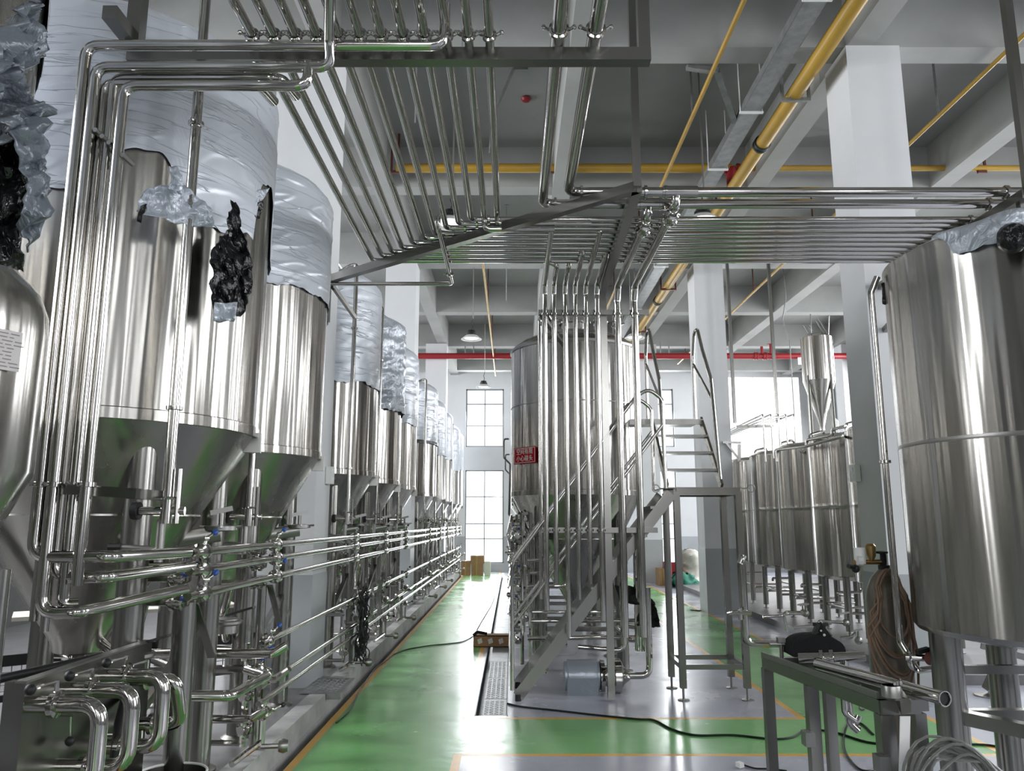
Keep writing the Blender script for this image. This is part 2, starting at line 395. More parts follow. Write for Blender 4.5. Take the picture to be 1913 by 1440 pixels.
def window(c, u, n, wd, z0, z1, cols=2, rows=(.5,), detail=True):
    wn[0] += 1; c = Vector(c); u = Vector(u); n = Vector(n); c = c + n * .1
    root = bpy.data.objects.new('window_%d' % wn[0], None); C.objects.link(root); root.location = (c.x, c.y, z0); root['kind'] = 'structure'
    fr = MB(); t = .03
    def b(s0, s1, a, e, d=.03): fr.obox(c + u * (s0 + s1) / 2 + Vector((0, 0, (a + e) / 2)), u * (s1 - s0) / 2, n * d, (0, 0, (e - a) / 2))
    h = wd / 2
    b(-h, -h + t * 1.4, z0, z1); b(h - t * 1.4, h, z0, z1); b(-h, h, z0, z0 + t * 1.4); b(-h, h, z1 - t * 1.4, z1)
    fr.build('frame', 'frame', root, smooth=False)
    zs = [z0] + [z0 + (z1 - z0) * r for r in rows] + [z1]
    for k in range(1, cols):
        fr = MB(); s = -h + wd * k / cols; b(s - t * .5, s + t * .5, z0, z1, .022); fr.build('mullion', 'frame', root, smooth=False)
    for z in zs[1:-1]:
        fr = MB(); b(-h, h, z - t * .5, z + t * .5, .022); fr.build('transom', 'frame', root, smooth=False)
    if detail:
        for k in range(cols):
            for a, e in zip(zs[:-1], zs[1:]):
                s0 = -h + wd * k / cols; s1 = s0 + wd / cols
                MB().obox(c + u * (s0 + s1) / 2 + Vector((0, 0, (a + e) / 2)), u * (s1 - s0) / 2 * .98, n * .003, (0, 0, (e - a) / 2 * .98)).build('pane', 'glass', root, smooth=False)
    return root
ZF = [(.28, 3.36), (4.15, 6.15)]
PX0, PX1 = 6.75, 9.9
ops = []
for x, wd in WIN_FAR:
    for a, b_ in ZF: ops.append((x - wd / 2 - LX, x + wd / 2 - LX, a, b_))
ops.append((PX0 - LX, PX1 - LX, .9, BEAM - .1))
wall('wall_far', (LX, FARY, 0), (1, 0, 0), (0, 1, 0), RX - LX, ops)
for x, wd in WIN_FAR:
    window((x, FARY, 0), (1, 0, 0), (0, 1, 0), wd, ZF[0][0], ZF[0][1], 2, (.26, .42, .71)); window((x, FARY, 0), (1, 0, 0), (0, 1, 0), wd, ZF[1][0], ZF[1][1], 2, (.36, .74))
# glowing panels added to make the far corner bright
wn[0] += 1
root = bpy.data.objects.new('window_%d' % wn[0], None); C.objects.link(root); root.location = (PX0, FARY, .9); root['kind'] = 'structure'
k = 4; sw = (PX1 - PX0) / k
for i in range(k):
    MB().box(PX0 + i * sw + .01, PX0 + (i + 1) * sw - .01, FARY - .01, FARY + .03, .9, BEAM - .1).build('translucent_panel', 'panel', root, smooth=False)
    MB().box(PX0 + i * sw - .012, PX0 + i * sw + .012, FARY - .02, FARY - .005, .9, BEAM - .1).build('panel_joint', 'lamp', root, smooth=False)
ops = [(RX - x - wd / 2, RX - x + wd / 2, 1.2, 6.0) for x, wd in WIN_BACK]
wall('wall_back', (RX, BACKY, 0), (-1, 0, 0), (0, -1, 0), RX - LX, ops)
for x, wd in WIN_BACK: window((x, BACKY, 0), (1, 0, 0), (0, -1, 0), wd, 1.2, 6.0, 2, (.3, .6, .8), False)
ops = [(y - .6 - BACKY, y + .6 - BACKY, 1.6, 6.0) for y in WIN_SIDE]
wall('wall_right', (RX, BACKY, 0), (0, 1, 0), (1, 0, 0), FARY - BACKY, ops)
for y in WIN_SIDE: window((RX, y, 0), (0, 1, 0), (1, 0, 0), 1.2, 1.6, 6.0, 2, (.3, .65), False)
ops = [(FARY - y - .6, FARY - y + .6, 2.5, 5.9) for y in WIN_SIDE if y > -1]
wall('wall_left', (LX, FARY, 0), (0, -1, 0), (-1, 0, 0), FARY - BACKY, ops)
for y in WIN_SIDE:
    if y > -1: window((LX, y, 0), (0, 1, 0), (-1, 0, 0), 1.2, 2.5, 5.9, 2, (.4,), False)
# the three unseen walls: grey chosen for dark reflections in the steel, no dado
for wall_object in [o for o in C.objects if o.name.startswith('wall_') and o.name[5:] != 'far']:
    wall_object.data.materials[0] = M['drywall']
    for skirt in list(wall_object.children): bpy.data.objects.remove(skirt)
# ================================================================ TANKS
TR = .87; SEAM = 2.01; TOP = 4.12
def fermenter(name, label, group, loc, Rr=TR, seam=SEAM, top=TOP, tip=.84, legs=True, extra=True, rot=0):
    """conical stainless fermenter, local z = 0 on its plinth"""
    root = thing(name, label, 'tank', loc, group); L = Vector(loc)
    def bd(mb, nm, m, par=root):
        for v in mb.v: v += L
        return mb.build(nm, m, par)
    prof = [(Rr, seam), (Rr + .004, seam + .01)]
    k = 10
    prof = [(Rr * .985, seam - .02), (Rr + .006, seam - .02), (Rr + .006, seam + .035), (Rr, seam + .04)] + [(Rr, seam + .04 + (top - seam - .04) * i / k) for i in range(1, k + 1)]
    bd(MB().lathe(prof, n=72, cap=False), 'shell', 'tank')
    bd(MB().lathe([(Rr, top), (Rr * .97, top + .05), (Rr * .85, top + .12), (Rr * .6, top + .21), (Rr * .3, top + .27), (.0001, top + .29)], n=48, cap=False), 'top_dome', 'cone')
    t = MB().cyl((0, 0, top + .25), (0, 0, top + .38), .16, n=20); t.lathe([(.19, 0), (.19, .02), (.0001, .05)], (0, 0, top + .38), n=20); t.tube([(.3, 0, top + .24), (.3, 0, top + .45), (.3, .3, top + .45)], .02, .05, 8)
    bd(t, 'top_hatch', 'pipe')
    mid = seam - (seam - tip) * .42; rm = Rr + (.15 - Rr) * .42
    bd(MB().lathe([(Rr * .98, seam - .02), (rm + .006, mid + .01), (rm + .008, mid), (rm, mid - .012), (.15, tip), (.13, tip - .06), (.06, tip - .09)], n=72, cap=True), 'cone', 'cone')
    if extra:
        mb = MB().cyl((0, 0, tip - .2), (0, 0, tip - .08), .05, n=14); mb.lathe([(.085, 0), (.085, .02)], (0, 0, tip - .12), n=14)
        mb.tube([(0, 0, tip - .15), (0, 0, tip - .32), (.45, -.1, tip - .32)], .032, .08, 10)
        bd(mb, 'outlet', 'pipe')
        # square lug at the seam and hand hole with wing nut on the cone
        for a in (R(12), R(192)):
            d = Vector((math.cos(a), math.sin(a), 0)); s = Vector((-d.y, d.x, 0))
            bd(MB().obox(d * (Rr - .03) + Vector((0, 0, seam - .05)), d * .055, s * .03, (0, 0, .06)), 'lug', 'weld')
        d = Vector((.93, .36, 0)).normalized(); c = d * .70 + Vector((0, 0, seam - .56)); s = Vector((-d.y, d.x, 0))
        mb = MB().cyl(d * .38 + Vector((0, 0, seam - .64)), c - Vector((0, 0, .03)), .05, n=12)
        mb.lathe([(.02, -.02), (.095, -.012), (.095, .012), (.02, .02)], c, (0, 0, 1), 18)
        for q in range(4):
            a = q * math.pi / 2 + .4; mb.cyl(c, c + Vector((math.cos(a) * .12, math.sin(a) * .12, .01)), .009, n=6)
        mb.cyl(c, c + Vector((0, 0, .09)), .014, n=8); mb.bar(c + Vector((-.06, -.02, .09)), c + Vector((.06, .02, .12)), .012, .03)
        bd(mb, 'hatch_valve', 'weld')
    if legs:
        h = Rr * .575
        for sx in (-1, 1):
            for sy in (-1, 1):
                lg = bd(MB().cyl((sx * h, sy * h, .03), (sx * h, sy * h, seam - .10), .072, n=20), 'leg', 'tube')
                bd(MB().lathe([(.11, 0), (.11, .012), (.08, .03)], (sx * h, sy * h, 0), n=18), 'foot_plate', 'weld', lg)
        bd(MB().bar((-h, -h, .45), (h, -h, .45), .05, .05), 'brace', 'tube'); bd(MB().bar((-h, h, .45), (h, h, .45), .05, .05), 'brace', 'tube')
        bd(MB().bar((h, -h, .45), (h, h, .9), .045, .045), 'brace', 'tube')
    return root
G_L = 'tall conical fermenters in the row left of the aisle'
LT = [(2.08, 'stainless conical fermenter nearest the camera, at the left picture edge behind the small tank'),
      (4.50, 'huge foreground stainless conical fermenter behind the bundle of upright pipes'),
      (6.22, 'conical fermenter between the huge foreground tank and the nearest white column'),
      (8.86, 'first conical fermenter beyond the nearest left white column'),
      (10.75, 'second conical fermenter beyond the nearest left column, under the crumpled shiny film'),
      (12.62, 'third conical fermenter beyond the nearest left column, touching the second column'),
      (16.0, 'first conical fermenter beyond the second left column, film ending in a dark band'),
      (18.2, 'second conical fermenter beyond the second left column'),
      (20.1, 'last conical fermenter before the third left column'),
      (23.0, 'fermenter just beyond the third left column'),
      (24.6 + .15, 'farthest fermenter of the left row by the far wall')]
LX0 = -2.42
first = fermenter('fermenter', LT[1][1], G_L, (LX0, LT[1][0], .16), Rr=.885)
small = fermenter('fermenter', LT[2][1], G_L, (LX0 + .01, LT[2][0], .16), Rr=.845)
for i, (y, lab) in enumerate(LT):
    if i in (1, 2): continue
    copy_tree(small, (LX0, y, .16), lab, G_L)
# tall plain shells of the back row (seen between the tanks and at the top left corner)
# ---------------- plastic film wraps
def film(name, label, loc, Rr, top, botf, a0=-math.pi, a1=math.pi, m='film', amp=.008, na=150, nz=46, seed=0, domed=True, cat='plastic film', group='plastic film wraps on the left fermenters', hole=None, dome_height=.29):
    L = Vector(loc); vs = []; fs = []; k = na + 1
    rows = nz + (8 if domed else 0)
    for j in range(rows + 1):
        for i in range(k):
            a = a0 + (a1 - a0) * i / na; d = Vector((math.cos(a), math.sin(a), 0))
            zb = botf(a)
            if j <= nz:
                z = zb + (top - zb) * j / nz; r = Rr
            else:
                t = (j - nz) / 8; r = Rr * math.cos(t * math.pi / 2 * .98); z = top + dome_height * math.sin(t * math.pi / 2)
            p = Vector((a * Rr, z, seed * 7.3))
            # diagonal pull wrinkles
            q = Vector((p.x * 1.3 + p.y * 1.1, p.y * 5.2 - p.x * 2.0, p.z))
            wv = abs(noise.noise(q * 1.6)); wv2 = noise.noise(Vector((p.x * 3, p.y * 2, p.z + 4)))
            lower = max(0, 1 - (z - zb) / .35)
            r2 = r + .014 + amp * (1.0 * (1 - min(1, wv * 6)) if amp < .02 else 1.6 * (1 - wv * 2.2)) + amp * .7 * wv2 + lower * amp * 1.6 * noise.noise(Vector((p.x * 7, p.y * 2, 9)))
            r2 = max(r2, r + .006) if j <= nz else max(r2, .02)
            vs.append(L + d * r2 + Vector((0, 0, z + (amp * 2 * wv2 if j > nz else 0))))
    for j in range(rows):
        for i in range(na):
            if hole and hole(a0 + (a1 - a0) * (i + .5) / na, vs[j * k + i].z - L.z): continue
            fs.append((j * k + i, j * k + i + 1, (j + 1) * k + i + 1, (j + 1) * k + i))
    mb = MB().add(vs, fs); o = mb.build(name, m, None, loc=tuple(L), angle=80)
    return tag(o, label, cat, group)
def rag(base, seed, amp=.03, steps=()):
    def f(a):
        z = base + amp * noise.noise(Vector((a * 3, seed, 0))) + amp * .5 * noise.noise(Vector((a * 14, seed, 3)))
        for c, wd, dz in steps:
            t = (a - c + math.pi) % (2 * math.pi) - math.pi
            z += dz * max(0, 1 - (abs(t) / wd) ** 4)
        return z
    return f
W = [('loose grey film on the nearest fermenter, torn open at the left picture edge', 3.2),
     ('torn silver-grey film wrapped round the huge foreground fermenter', 3.14),
     ('smooth pale film wrapped round the fermenter left of the nearest white column', 3.28),
     ('grey film with diagonal wrinkles round the first fermenter beyond the nearest left column', 3.0),
     ('crumpled bright silver film hanging round the second fermenter beyond the nearest left column', 2.98),
     ('light blue-grey film round the fermenter touching the second left column', 3.02),
     ('grey film with dark tape band round the first fermenter beyond the second left column', 3.08),
     ('whitish film round the second fermenter beyond the second left column', 3.0),
     ('film round the last fermenter before the third left column', 3.05),
     ('film round the fermenter just beyond the third left column', 2.95), ('film round the farthest fermenter of the left row', 3.1)]
for i, ((y, _), (lab, zb)) in enumerate(zip(LT, W)):
    loc = (LX0 + (.01 if i == 2 else 0), y, .16); rr = .885 if i == 1 else .845
    if i == 1:
        # steps: angle, half width, rise of the torn edge
        bf = rag(3.13, 1, .05, [(R(-56), .22, .27), (R(2), .22, .42), (R(-30), .2, -.03)])
    elif i == 0: bf = rag(3.1, 0, .08, [(R(18), .25, .3)])
    else: bf = rag(zb, i, .05 if i < 6 else .03)
    film('plastic_film', lab, loc, rr + .002, TOP + .02, bf, m='filmcr' if i == 4 else 'film', amp=.028 if i == 4 else (.005 if i in (1, 0) else .006), na=300 if i in (1, 2) else 140, nz=90 if i in (1, 2) else 40, seed=i)
# dark tape bands
for i in (6,):
    tag(MB().lathe([(.875, -.03), (.882, -.025), (.882, .025), (.875, .03)], (LX0, LT[i][0], .16 + 3.07), n=60, cap=False).build('tape_band', 'black', None), 'dark tape band round the film edge of the first fermenter beyond the second left column', 'tape')
# ---------------- torn hanging rags
def rag_sheet(name, label, pts_l, pts_r, m, amp=.03, seed=0, n=26, cat='plastic film', depth=.04, group=None, mback=None):
    """a hanging crumpled strip between two edge polylines"""
    def samp(pts, t):
        f = t * (len(pts) - 1); i = min(int(f), len(pts) - 2); return Vector(pts[i]).lerp(Vector(pts[i + 1]), f - i)
    vs = []; fs = []
    d0 = (Vector(pts_r[0]) - Vector(pts_l[0])); nrm = Vector((0, 0, 1)).cross(d0).normalized()
    for j in range(n + 1):
        a = samp(pts_l, j / n); b = samp(pts_r, j / n)
        for i in range(n + 1):
            p = a.lerp(b, i / n); q = p * 7 + Vector((seed, 0, 0))
            edge = 1.0
            p = p + nrm * (depth * (abs(noise.noise(q)) * 2 - .4 + .5 * noise.noise(q * 2.7)) + depth * .9 * noise.noise(q * 4.1) + depth * .4 * abs(noise.noise(q * 8))) + Vector((noise.noise(q * 1.3 + Vector((5, 0, 0))), noise.noise(q * 1.3 + Vector((0, 5, 0))), noise.noise(q * 1.7 + Vector((0, 0, 5))))) * amp
            vs.append(p)
    for j in range(n):
        for i in range(n):
            fs.append((j * (n + 1) + i, j * (n + 1) + i + 1, (j + 1) * (n + 1) + i + 1, (j + 1) * (n + 1) + i))
    mb = MB().add(vs, fs)
    o = mb.build(name, m, None, angle=50)
    md = o.modifiers.new('thickness', 'SOLIDIFY'); md.thickness = .003
    return tag(o, label, cat, group)
# black inner film hanging from the tear on the right side of the huge tank
def T(px, py, Y): return P(px, py, Y=Y)
rag_sheet('torn_film_flap', 'black crinkled film flap hanging from the tear on the huge foreground fermenter', [T(432, 372, 4.0), T(424, 430, 3.95), T(400, 460, 3.85), T(392, 520, 3.82), T(400, 590, 3.85)], [T(442, 380, 4.0), T(452, 430, 4.0), T(470, 480, 4.02), T(474, 540, 4.02), T(448, 590, 3.95)], 'black', .02, 3, 34, depth=.05)
rag_sheet('torn_film_flap', 'small grey film patch at the tip of the black hanging flap', [T(402, 565, 3.8), T(398, 600, 3.8)], [T(444, 562, 3.85), T(440, 598, 3.85)], 'filmcr', .015, 8, 14, depth=.03)
rag_sheet('torn_film_flap', 'black film corner curled beside the edge of the huge fermenter', [T(470, 385, 4.35), T(476, 412, 4.35)], [T(491, 372, 4.4), T(490, 408, 4.4)], 'black', .012, 12, 10, depth=.025)
rag_sheet('torn_film_flap', 'pale film corner sticking out beside the edge of the huge fermenter', [T(474, 360, 4.35), T(472, 392, 4.35)], [T(502, 350, 4.42), T(488, 380, 4.42)], 'filmcr', .014, 21, 12, depth=.03)
rag_sheet('torn_film_flap', 'pale crumpled film tongue over the bare steel of the huge fermenter', [T(268, 350, 3.52), T(262, 385, 3.52), T(262, 400, 3.52)], [T(345, 345, 3.7), T(400, 395, 3.78), T(408, 428, 3.82)], 'filmcr', .02, 15, 24, depth=.03)
rag_sheet('torn_film_flap', 'thin black film shred dangling on bare steel left of the pale tongue', [T(262, 385, 3.5), T(256, 415, 3.5)], [T(275, 385, 3.5), T(263, 418, 3.5)], 'black', .01, 5, 10, depth=.02)
rag_sheet('torn_film_flap', 'black crumpled film knot where the tear meets the upright pipe', [T(310, 310, 3.55), T(318, 350, 3.55)], [T(338, 312, 3.6), T(344, 362, 3.6)], 'filmcr', .02, 6, 12, depth=.03)
rag_sheet('torn_film_flap', 'long dark grey film curtain hanging at the left picture edge', [T(-40, 130, 1.95), T(-40, 220, 1.95), T(-30, 285, 1.95)], [T(84, -60, 2.2), T(70, 120, 2.2), T(80, 215, 2.2)], 'filmdk', .035, 31, 34, depth=.07)
rag_sheet('torn_film_flap', 'crumpled film fold coloured as shaded, under the shaded curtain at the left picture edge', [T(-10, 225, 1.92), T(40, 250, 1.95), T(58, 330, 2.0), T(40, 420, 2.0)], [T(45, 190, 2.0), T(76, 215, 2.1), T(84, 330, 2.1), T(62, 470, 2.1)], 'filmdk', .025, 37, 30, depth=.05)
rag_sheet('torn_film_flap', 'black inside of the torn film at the left picture edge', [T(-60, 240, 2.0), T(-60, 330, 2.0), T(-60, 430, 2.0), T(-20, 480, 2.0)], [T(52, 260, 2.1), T(56, 350, 2.1), T(44, 420, 2.1), T(38, 500, 2.1)], 'black', .02, 41, 30, depth=.05)
# ---------------- centre tanks
G_C = 'conical tanks in the centre row'
CT = [(9.55, 'centre conical tank behind the bank of upright pipes, with the red sign'), (12.3, 'second conical tank of the centre row, behind the red-sign tank'),
      (15.2, 'third conical tank of the centre row'), (18.1, 'fourth conical tank of the centre row, before the far wall')]
c1 = None
for i, (y, lab) in enumerate(CT):
    if c1 is None:
        c1 = fermenter('fermenter', lab, G_C, (.79, y, 0), Rr=.80, seam=1.97, top=3.74, tip=.72, extra=False)
        L = Vector((.79, y, 0))
        mb = MB().lathe([(.803, 0), (.805, .006), (.803, .012)], L + Vector((0, 0, 3.02)), n=60, cap=False); mb.build('weld_seam', 'weld', c1)
        mb = MB().lathe([(.79, 0), (.812, .0), (.812, .03), (.79, .04)], L + Vector((0, 0, 3.725)), n=60, cap=False); mb.build('rim', 'weld', c1)
        m2 = MB().cyl(L + Vector((.0, -.2, 3.85)), L + Vector((0, -.2, 4.08)), .1, .07, n=16); m2.build('top_nozzle', 'cone', c1)
        m2 = MB()
        for q, (dx, dy) in enumerate(((.22, -.5), (.36, -.4), (.5, -.3), (.3, -.2), (-.25, -.5))):
            b = L + Vector((dx, dy, 3.82)); m2.cyl(b, b + Vector((0, 0, .22)), .016, n=8); m2.cyl(b + Vector((-.06, 0, .2)), b + Vector((.1, 0, .24)), .014, n=8); m2.ball(b + Vector((0, 0, .23)), .03, 8)
        m2.build('top_valves', 'pipe', c1)
    else: copy_tree(c1, (.79, y, 0), lab, G_C)
# the red sign on the first centre tank
sg = thing('warning_sign', 'red sign with two lines of white characters on the centre tank', 'sign', (.2, 8.95, 2.4))
L = Vector((.79, 9.55, 0)); a0, a1 = R(218), R(244.5)
def arc(a, r, z): return L + Vector((math.cos(a) * r, math.sin(a) * r, z))
s0, s1 = P(963, 850, Y=9.2), P(1003, 850, Y=8.9)
zc = (P(983, 833, Y=8.9).z + P(983, 864, Y=8.9).z) / 2; hh = (P(983, 833, Y=8.9).z - P(983, 864, Y=8.9).z) / 2
ux = Vector((s1.x - s0.x, s1.y - s0.y, 0)); wd = ux.length; ux.normalize(); un = Vector((ux.y, -ux.x, 0)); cc = Vector(((s0.x + s1.x) / 2, (s0.y + s1.y) / 2, zc)) + un * .02
MB().obox(cc, ux * wd / 2, un * .003, (0, 0, hh)).build('panel', 'redsign', sg, smooth=False)
bd = MB(); q = .009
for a, b in ((-1, 0), (1, 0)): bd.obox(cc + un * .004 + ux * (a * (wd / 2 - .012)), ux * .0025, un * .001, (0, 0, hh - .01))
for b in (-1, 1): bd.obox(cc + un * .004 + Vector((0, 0, b * (hh - .012))), ux * (wd / 2 - .012), un * .001, (0, 0, .0025))
bd.build('border', 'white', sg, smooth=False)
def text(s, size, origin, ux, uz, un, m, parent, name='lettering', align='CENTER'):
    cu = bpy.data.curves.new('t', 'FONT'); cu.body = s; cu.size = size; cu.align_x = align; cu.align_y = 'CENTER'; cu.extrude = .0008; cu.offset = size * .002; cu.resolution_u = 3
    o = bpy.data.objects.new('t', cu); C.objects.link(o); bpy.context.view_layer.update()
    dg = bpy.context.evaluated_depsgraph_get(); me = bpy.data.meshes.new_from_object(o.evaluated_get(dg))
    mt = Matrix((ux, uz, un)).transposed().to_4x4(); mt.translation = Vector(origin) - parent_off(parent); me.transform(mt)
    bpy.data.objects.remove(o); me.materials.clear(); me.materials.append(M[m]); me.name = name
    n_ = bpy.data.objects.new(name, me); C.objects.link(n_); n_.parent = parent; return n_
Z = Vector((0, 0, 1))
text('空间有限', hh * .78, cc + un * .0045 + Z * hh * .42, ux, Z, un, 'white', sg)
text('小心碰头', hh * .78, cc + un * .0045 - Z * hh * .42, ux, Z, un, 'white', sg)
# ---------------- right back row: upright cylindrical tanks on legs
G_B = 'upright cylindrical tanks on the right plinth'
BT = [(10.0, 'nearest upright cylindrical tank of the right back row, half behind the white column'), (11.4, 'second upright cylindrical tank of the right back row'),
      (12.8, 'middle upright cylindrical tank of the right back row'), (14.2, 'fourth upright cylindrical tank of the right back row'), (15.7, 'farthest upright cylindrical tank of the right back row')]
def bright_tank(lab, loc, Rr, zb, zt):
    root = thing('storage_tank', lab, 'tank', loc, G_B); L = Vector(loc)
    def bd(mb, nm, m, par=root):
        for v in mb.v: v += L
        return mb.build(nm, m, par)
    bd(MB().lathe([(Rr, zb), (Rr, (zb + zt) / 2 - .05), (Rr, (zb + zt) / 2 - .006), (Rr + .004, (zb + zt) / 2), (Rr, (zb + zt) / 2 + .006), (Rr, (zb + zt) / 2 + .05), (Rr, zt)], n=56, cap=False), 'shell', 'tank')
    bd(MB().lathe([(Rr, zt), (Rr + .01, zt), (Rr + .01, zt + .02), (Rr * .8, zt + .09), (.0001, zt + .13)], n=40, cap=False), 'top_dome', 'cone')
    bd(MB().lathe([(Rr, zb), (Rr + .004, zb - .004), (Rr * .7, zb - .07), (.0001, zb - .1)], n=40, cap=False), 'bottom_dome', 'cone')
    h = Rr * .6
    for sx in (-1, 1):
        for sy in (-1, 1):
            lg = bd(MB().cyl((sx * h, sy * h, .06), (sx * h, sy * h, zb), .05, n=12), 'leg', 'tube'); bd(MB().cyl((sx * h, sy * h, 0), (sx * h, sy * h, .06), .02, n=8).lathe([(.05, 0), (.05, .01)], (sx * h, sy * h, 0), n=12), 'foot', 'weld', lg)
    for sy in (-1, 1): bd(MB().cyl((-h, sy * h, .3), (h, sy * h, .3), .02, n=8), 'brace', 'pipe')
    for sx in (-1, 1): bd(MB().cyl((sx * h, -h, .36), (sx * h, h, .36), .02, n=8), 'brace', 'pipe')
    bd(MB().tube([(-.1, -.1, zt + .1), (-.1, -.1, zt + .24), (.12, -.1, zt + .3), (.2, -.1, zt + .18)], .022, .06, 8).cyl((.25, .1, zt + .05), (.25, .1, zt + .2), .05, n=10), 'top_valve', 'pipe')
    bd(MB().tube([(0, 0, zb - .08), (0, 0, zb - .25), (-.35, 0, zb - .25), (-.35, 0, .5)], .02, .06, 8), 'outlet', 'pipe')
    return root
t0 = bright_tank(BT[0][1], (5.0, BT[0][0], .1), .62, .80, 2.72)
for y, lab in BT[1:]: copy_tree(t0, (5.02, y, .1), lab)
# ---------------- hopper vessel high above the back row
hp = thing('conical_vessel', 'slim cone-bottomed vessel raised above the right back tanks, bristling with pipe stubs', 'tank', (6.6, 16.3, .1)); L = Vector((6.6, 16.3, 0))
S = 16.1 / 16.3
zt, zc_, zp = P(1545, 632, Y=16.3).z, P(1545, 712, Y=16.3).z, P(1568, 795, Y=16.3).z
rr = .33
MB().lathe([(rr, zc_), (rr, zt)], L, n=36, cap=False).build('shell', 'tank', hp); MB().lathe([(rr, zt), (rr * .7, zt + .08), (.001, zt + .12)], L, n=30, cap=False).build('top_dome', 'cone', hp)
MB().lathe([(rr, zc_), (.05, zp), (.05, zp - .1)], L, n=36).build('cone', 'cone', hp)
for a in (.4, 2.0, 3.6, 5.2):
    d = Vector((math.cos(a), math.sin(a), 0)) * (rr - .02); MB().cyl(L + d + Vector((0, 0, .1)), L + d + Vector((0, 0, zc_ + .1)), .035, n=8).build('leg', 'tube', hp)
mb = MB(); rnd = random.Random(4)
for q in range(9):
    a = rnd.uniform(0, 6.28); d = Vector((math.cos(a) * .25, math.sin(a) * .25, zt + .04)); e = d + Vector((rnd.uniform(-.2, .1), 0, rnd.uniform(.2, .5))); MB().cyl(L + d, L + e, .013, n=6).build('pipe_stub', 'weld', hp)
# ---------------- big right foreground tank
RC = Vector((3.07, 4.41, 0)); RRr = .77; RZB = P(1712, 1158, Y=4.76).z; RZT = P(1650, 517, Y=4.76).z
rt = thing('storage_tank', 'big brushed cylindrical tank cut off by the right picture edge, on thick tube legs', 'tank', tuple(RC))
MB().lathe([(RRr, RZB)] + [(RRr, RZB + (RZT - RZB) * t) for t in (.1, .2, .3, .4, .5, .6, .7, .8, .9, .985)] + [(RRr + .006, RZT - .01), (RRr + .006, RZT)], RC, n=110, cap=False).build('shell', 'tank', rt)
MB().lathe([(RRr, RZT), (RRr * .93, RZT + .03), (RRr * .7, RZT + .06), (.001, RZT + .09)], RC, n=64, cap=False).build('top_dome', 'cone', rt)
MB().lathe([(RRr, RZB), (RRr * .97, RZB - .03), (RRr * .7, RZB - .07), (.001, RZB - .1)], RC, n=64, cap=False).build('bottom_dome', 'cone', rt)
zs_ = P(1690, 838, Y=4.70).z; MB().lathe([(RRr + .0005, -.012), (RRr + .003, 0), (RRr + .0005, .012)], RC + Vector((0, 0, zs_)), n=90, cap=False).build('weld_seam', 'weld', rt)
for a in (R(172), R(8), R(270), R(90)):
    c = RC + Vector((math.cos(a), math.sin(a), 0)) * .65
    lg = MB().cyl(c + Vector((0, 0, .05)), c + Vector((0, 0, RZB + .02)), .082, n=24).build('leg', 'tube', rt); MB().lathe([(.13, 0), (.13, .014), (.09, .05)], c, n=20).build('foot_plate', 'weld', lg)
def lp(a): return RC + Vector((math.cos(R(a)), math.sin(R(a)), 0)) * .65
MB().bar(lp(172) + Z * .84, lp(8) + Z * .84, .045, .045).build('brace', 'tube', rt); MB().bar(lp(172) + Z * .60, lp(8) + Z * .60, .06, .06).build('brace', 'tube', rt); MB().bar(lp(172) + Z * .60, lp(270) + Z * .56, .07, .07).build('brace', 'tube', rt)
# film remnant over its top
film('plastic_film', 'crumpled grey film draped over the rim of the big right tank', tuple(RC), RRr + .004, RZT + .01, rag(RZT - .13, 77, .03, [(R(203), .16, .12)]), a0=R(204), a1=R(395), m='filmcr', amp=.02, na=120, nz=10, seed=9, group=None, dome_height=.12)
MB_ = MB().lathe([(RRr + .002, -.01), (RRr + .016, 0), (RRr + .014, .02), (RRr * .97, .05)], RC + Z * RZT, n=60, cap=False, a0=R(60), a1=R(206)); tag(MB_.build('plastic_film', 'black', None), 'thin dark film edge left along the rim of the big right tank', 'plastic film')
rag_sheet('torn_film_flap', 'black shred hanging from the left rim of the big right tank', [P(1646, 530, Y=4.7), P(1648, 568, Y=4.7)], [P(1656, 526, Y=4.7), P(1653, 570, Y=4.7)], 'black', .006, 3, 8, depth=.01)
b0 = P(1897, 436, Y=3.62); 
o = MB().lathe([(.02, -.02), (.07, 0), (.075, .06), (.05, .1)], b0 + Vector((.05, .1, 0)), (-.5, -1, .1), 16).build('hatch_knob', 'black', None); tag(o, 'black round cap on the film over the big right tank', 'cap')
# small tank at the left picture edge with a paper label
SC = Vector((-1.80, 2.33, 0)); sr = .31
zsh = P(45, 560, Y=2.4).z
st = thing('small_tank', 'small round-shouldered steel tank with a paper data sheet at the left picture edge', 'tank', (SC.x, SC.y, 0))
MB().lathe([(.001, 1.56), (.12, 1.58), (sr * .8, 1.66), (sr, 1.80), (sr, zsh - .12), (sr * .985, zsh - .05), (sr * .9, zsh + .02), (sr * .6, zsh + .12), (.1, zsh + .18), (.001, zsh + .19)], SC, n=64, cap=False).build('shell', 'tank', st)
MB().cyl(SC + Z * (zsh + .16), SC + Z * (zsh + .34), .06, n=14).ring(SC + Z * (zsh + .3), (0, 0, 1), .1, .02, 16, 8).build('top_valve', 'weld', st)
for a in (45, 135, 225, 315):
    c = SC + Vector((math.cos(R(a)), math.sin(R(a)), 0)) * (sr * .82); MB().cyl(c, c + Z * 1.5, .03, n=12).build('leg', 'tube', st)
ad = math.atan2(-SC.y, -SC.x)
d = Vector((math.cos(ad + R(24)), math.sin(ad + R(24)), 0)); s = Vector((-d.y, d.x, 0)); zl = P(15, 635, Y=2.1).z
lb = MB().obox(SC + d * (sr + .006) + Z * zl, s * .095, d * .0015, (0, 0, .06)).build('data_sheet', 'paper', st, smooth=False)
mb = MB(); rnd = random.Random(2)
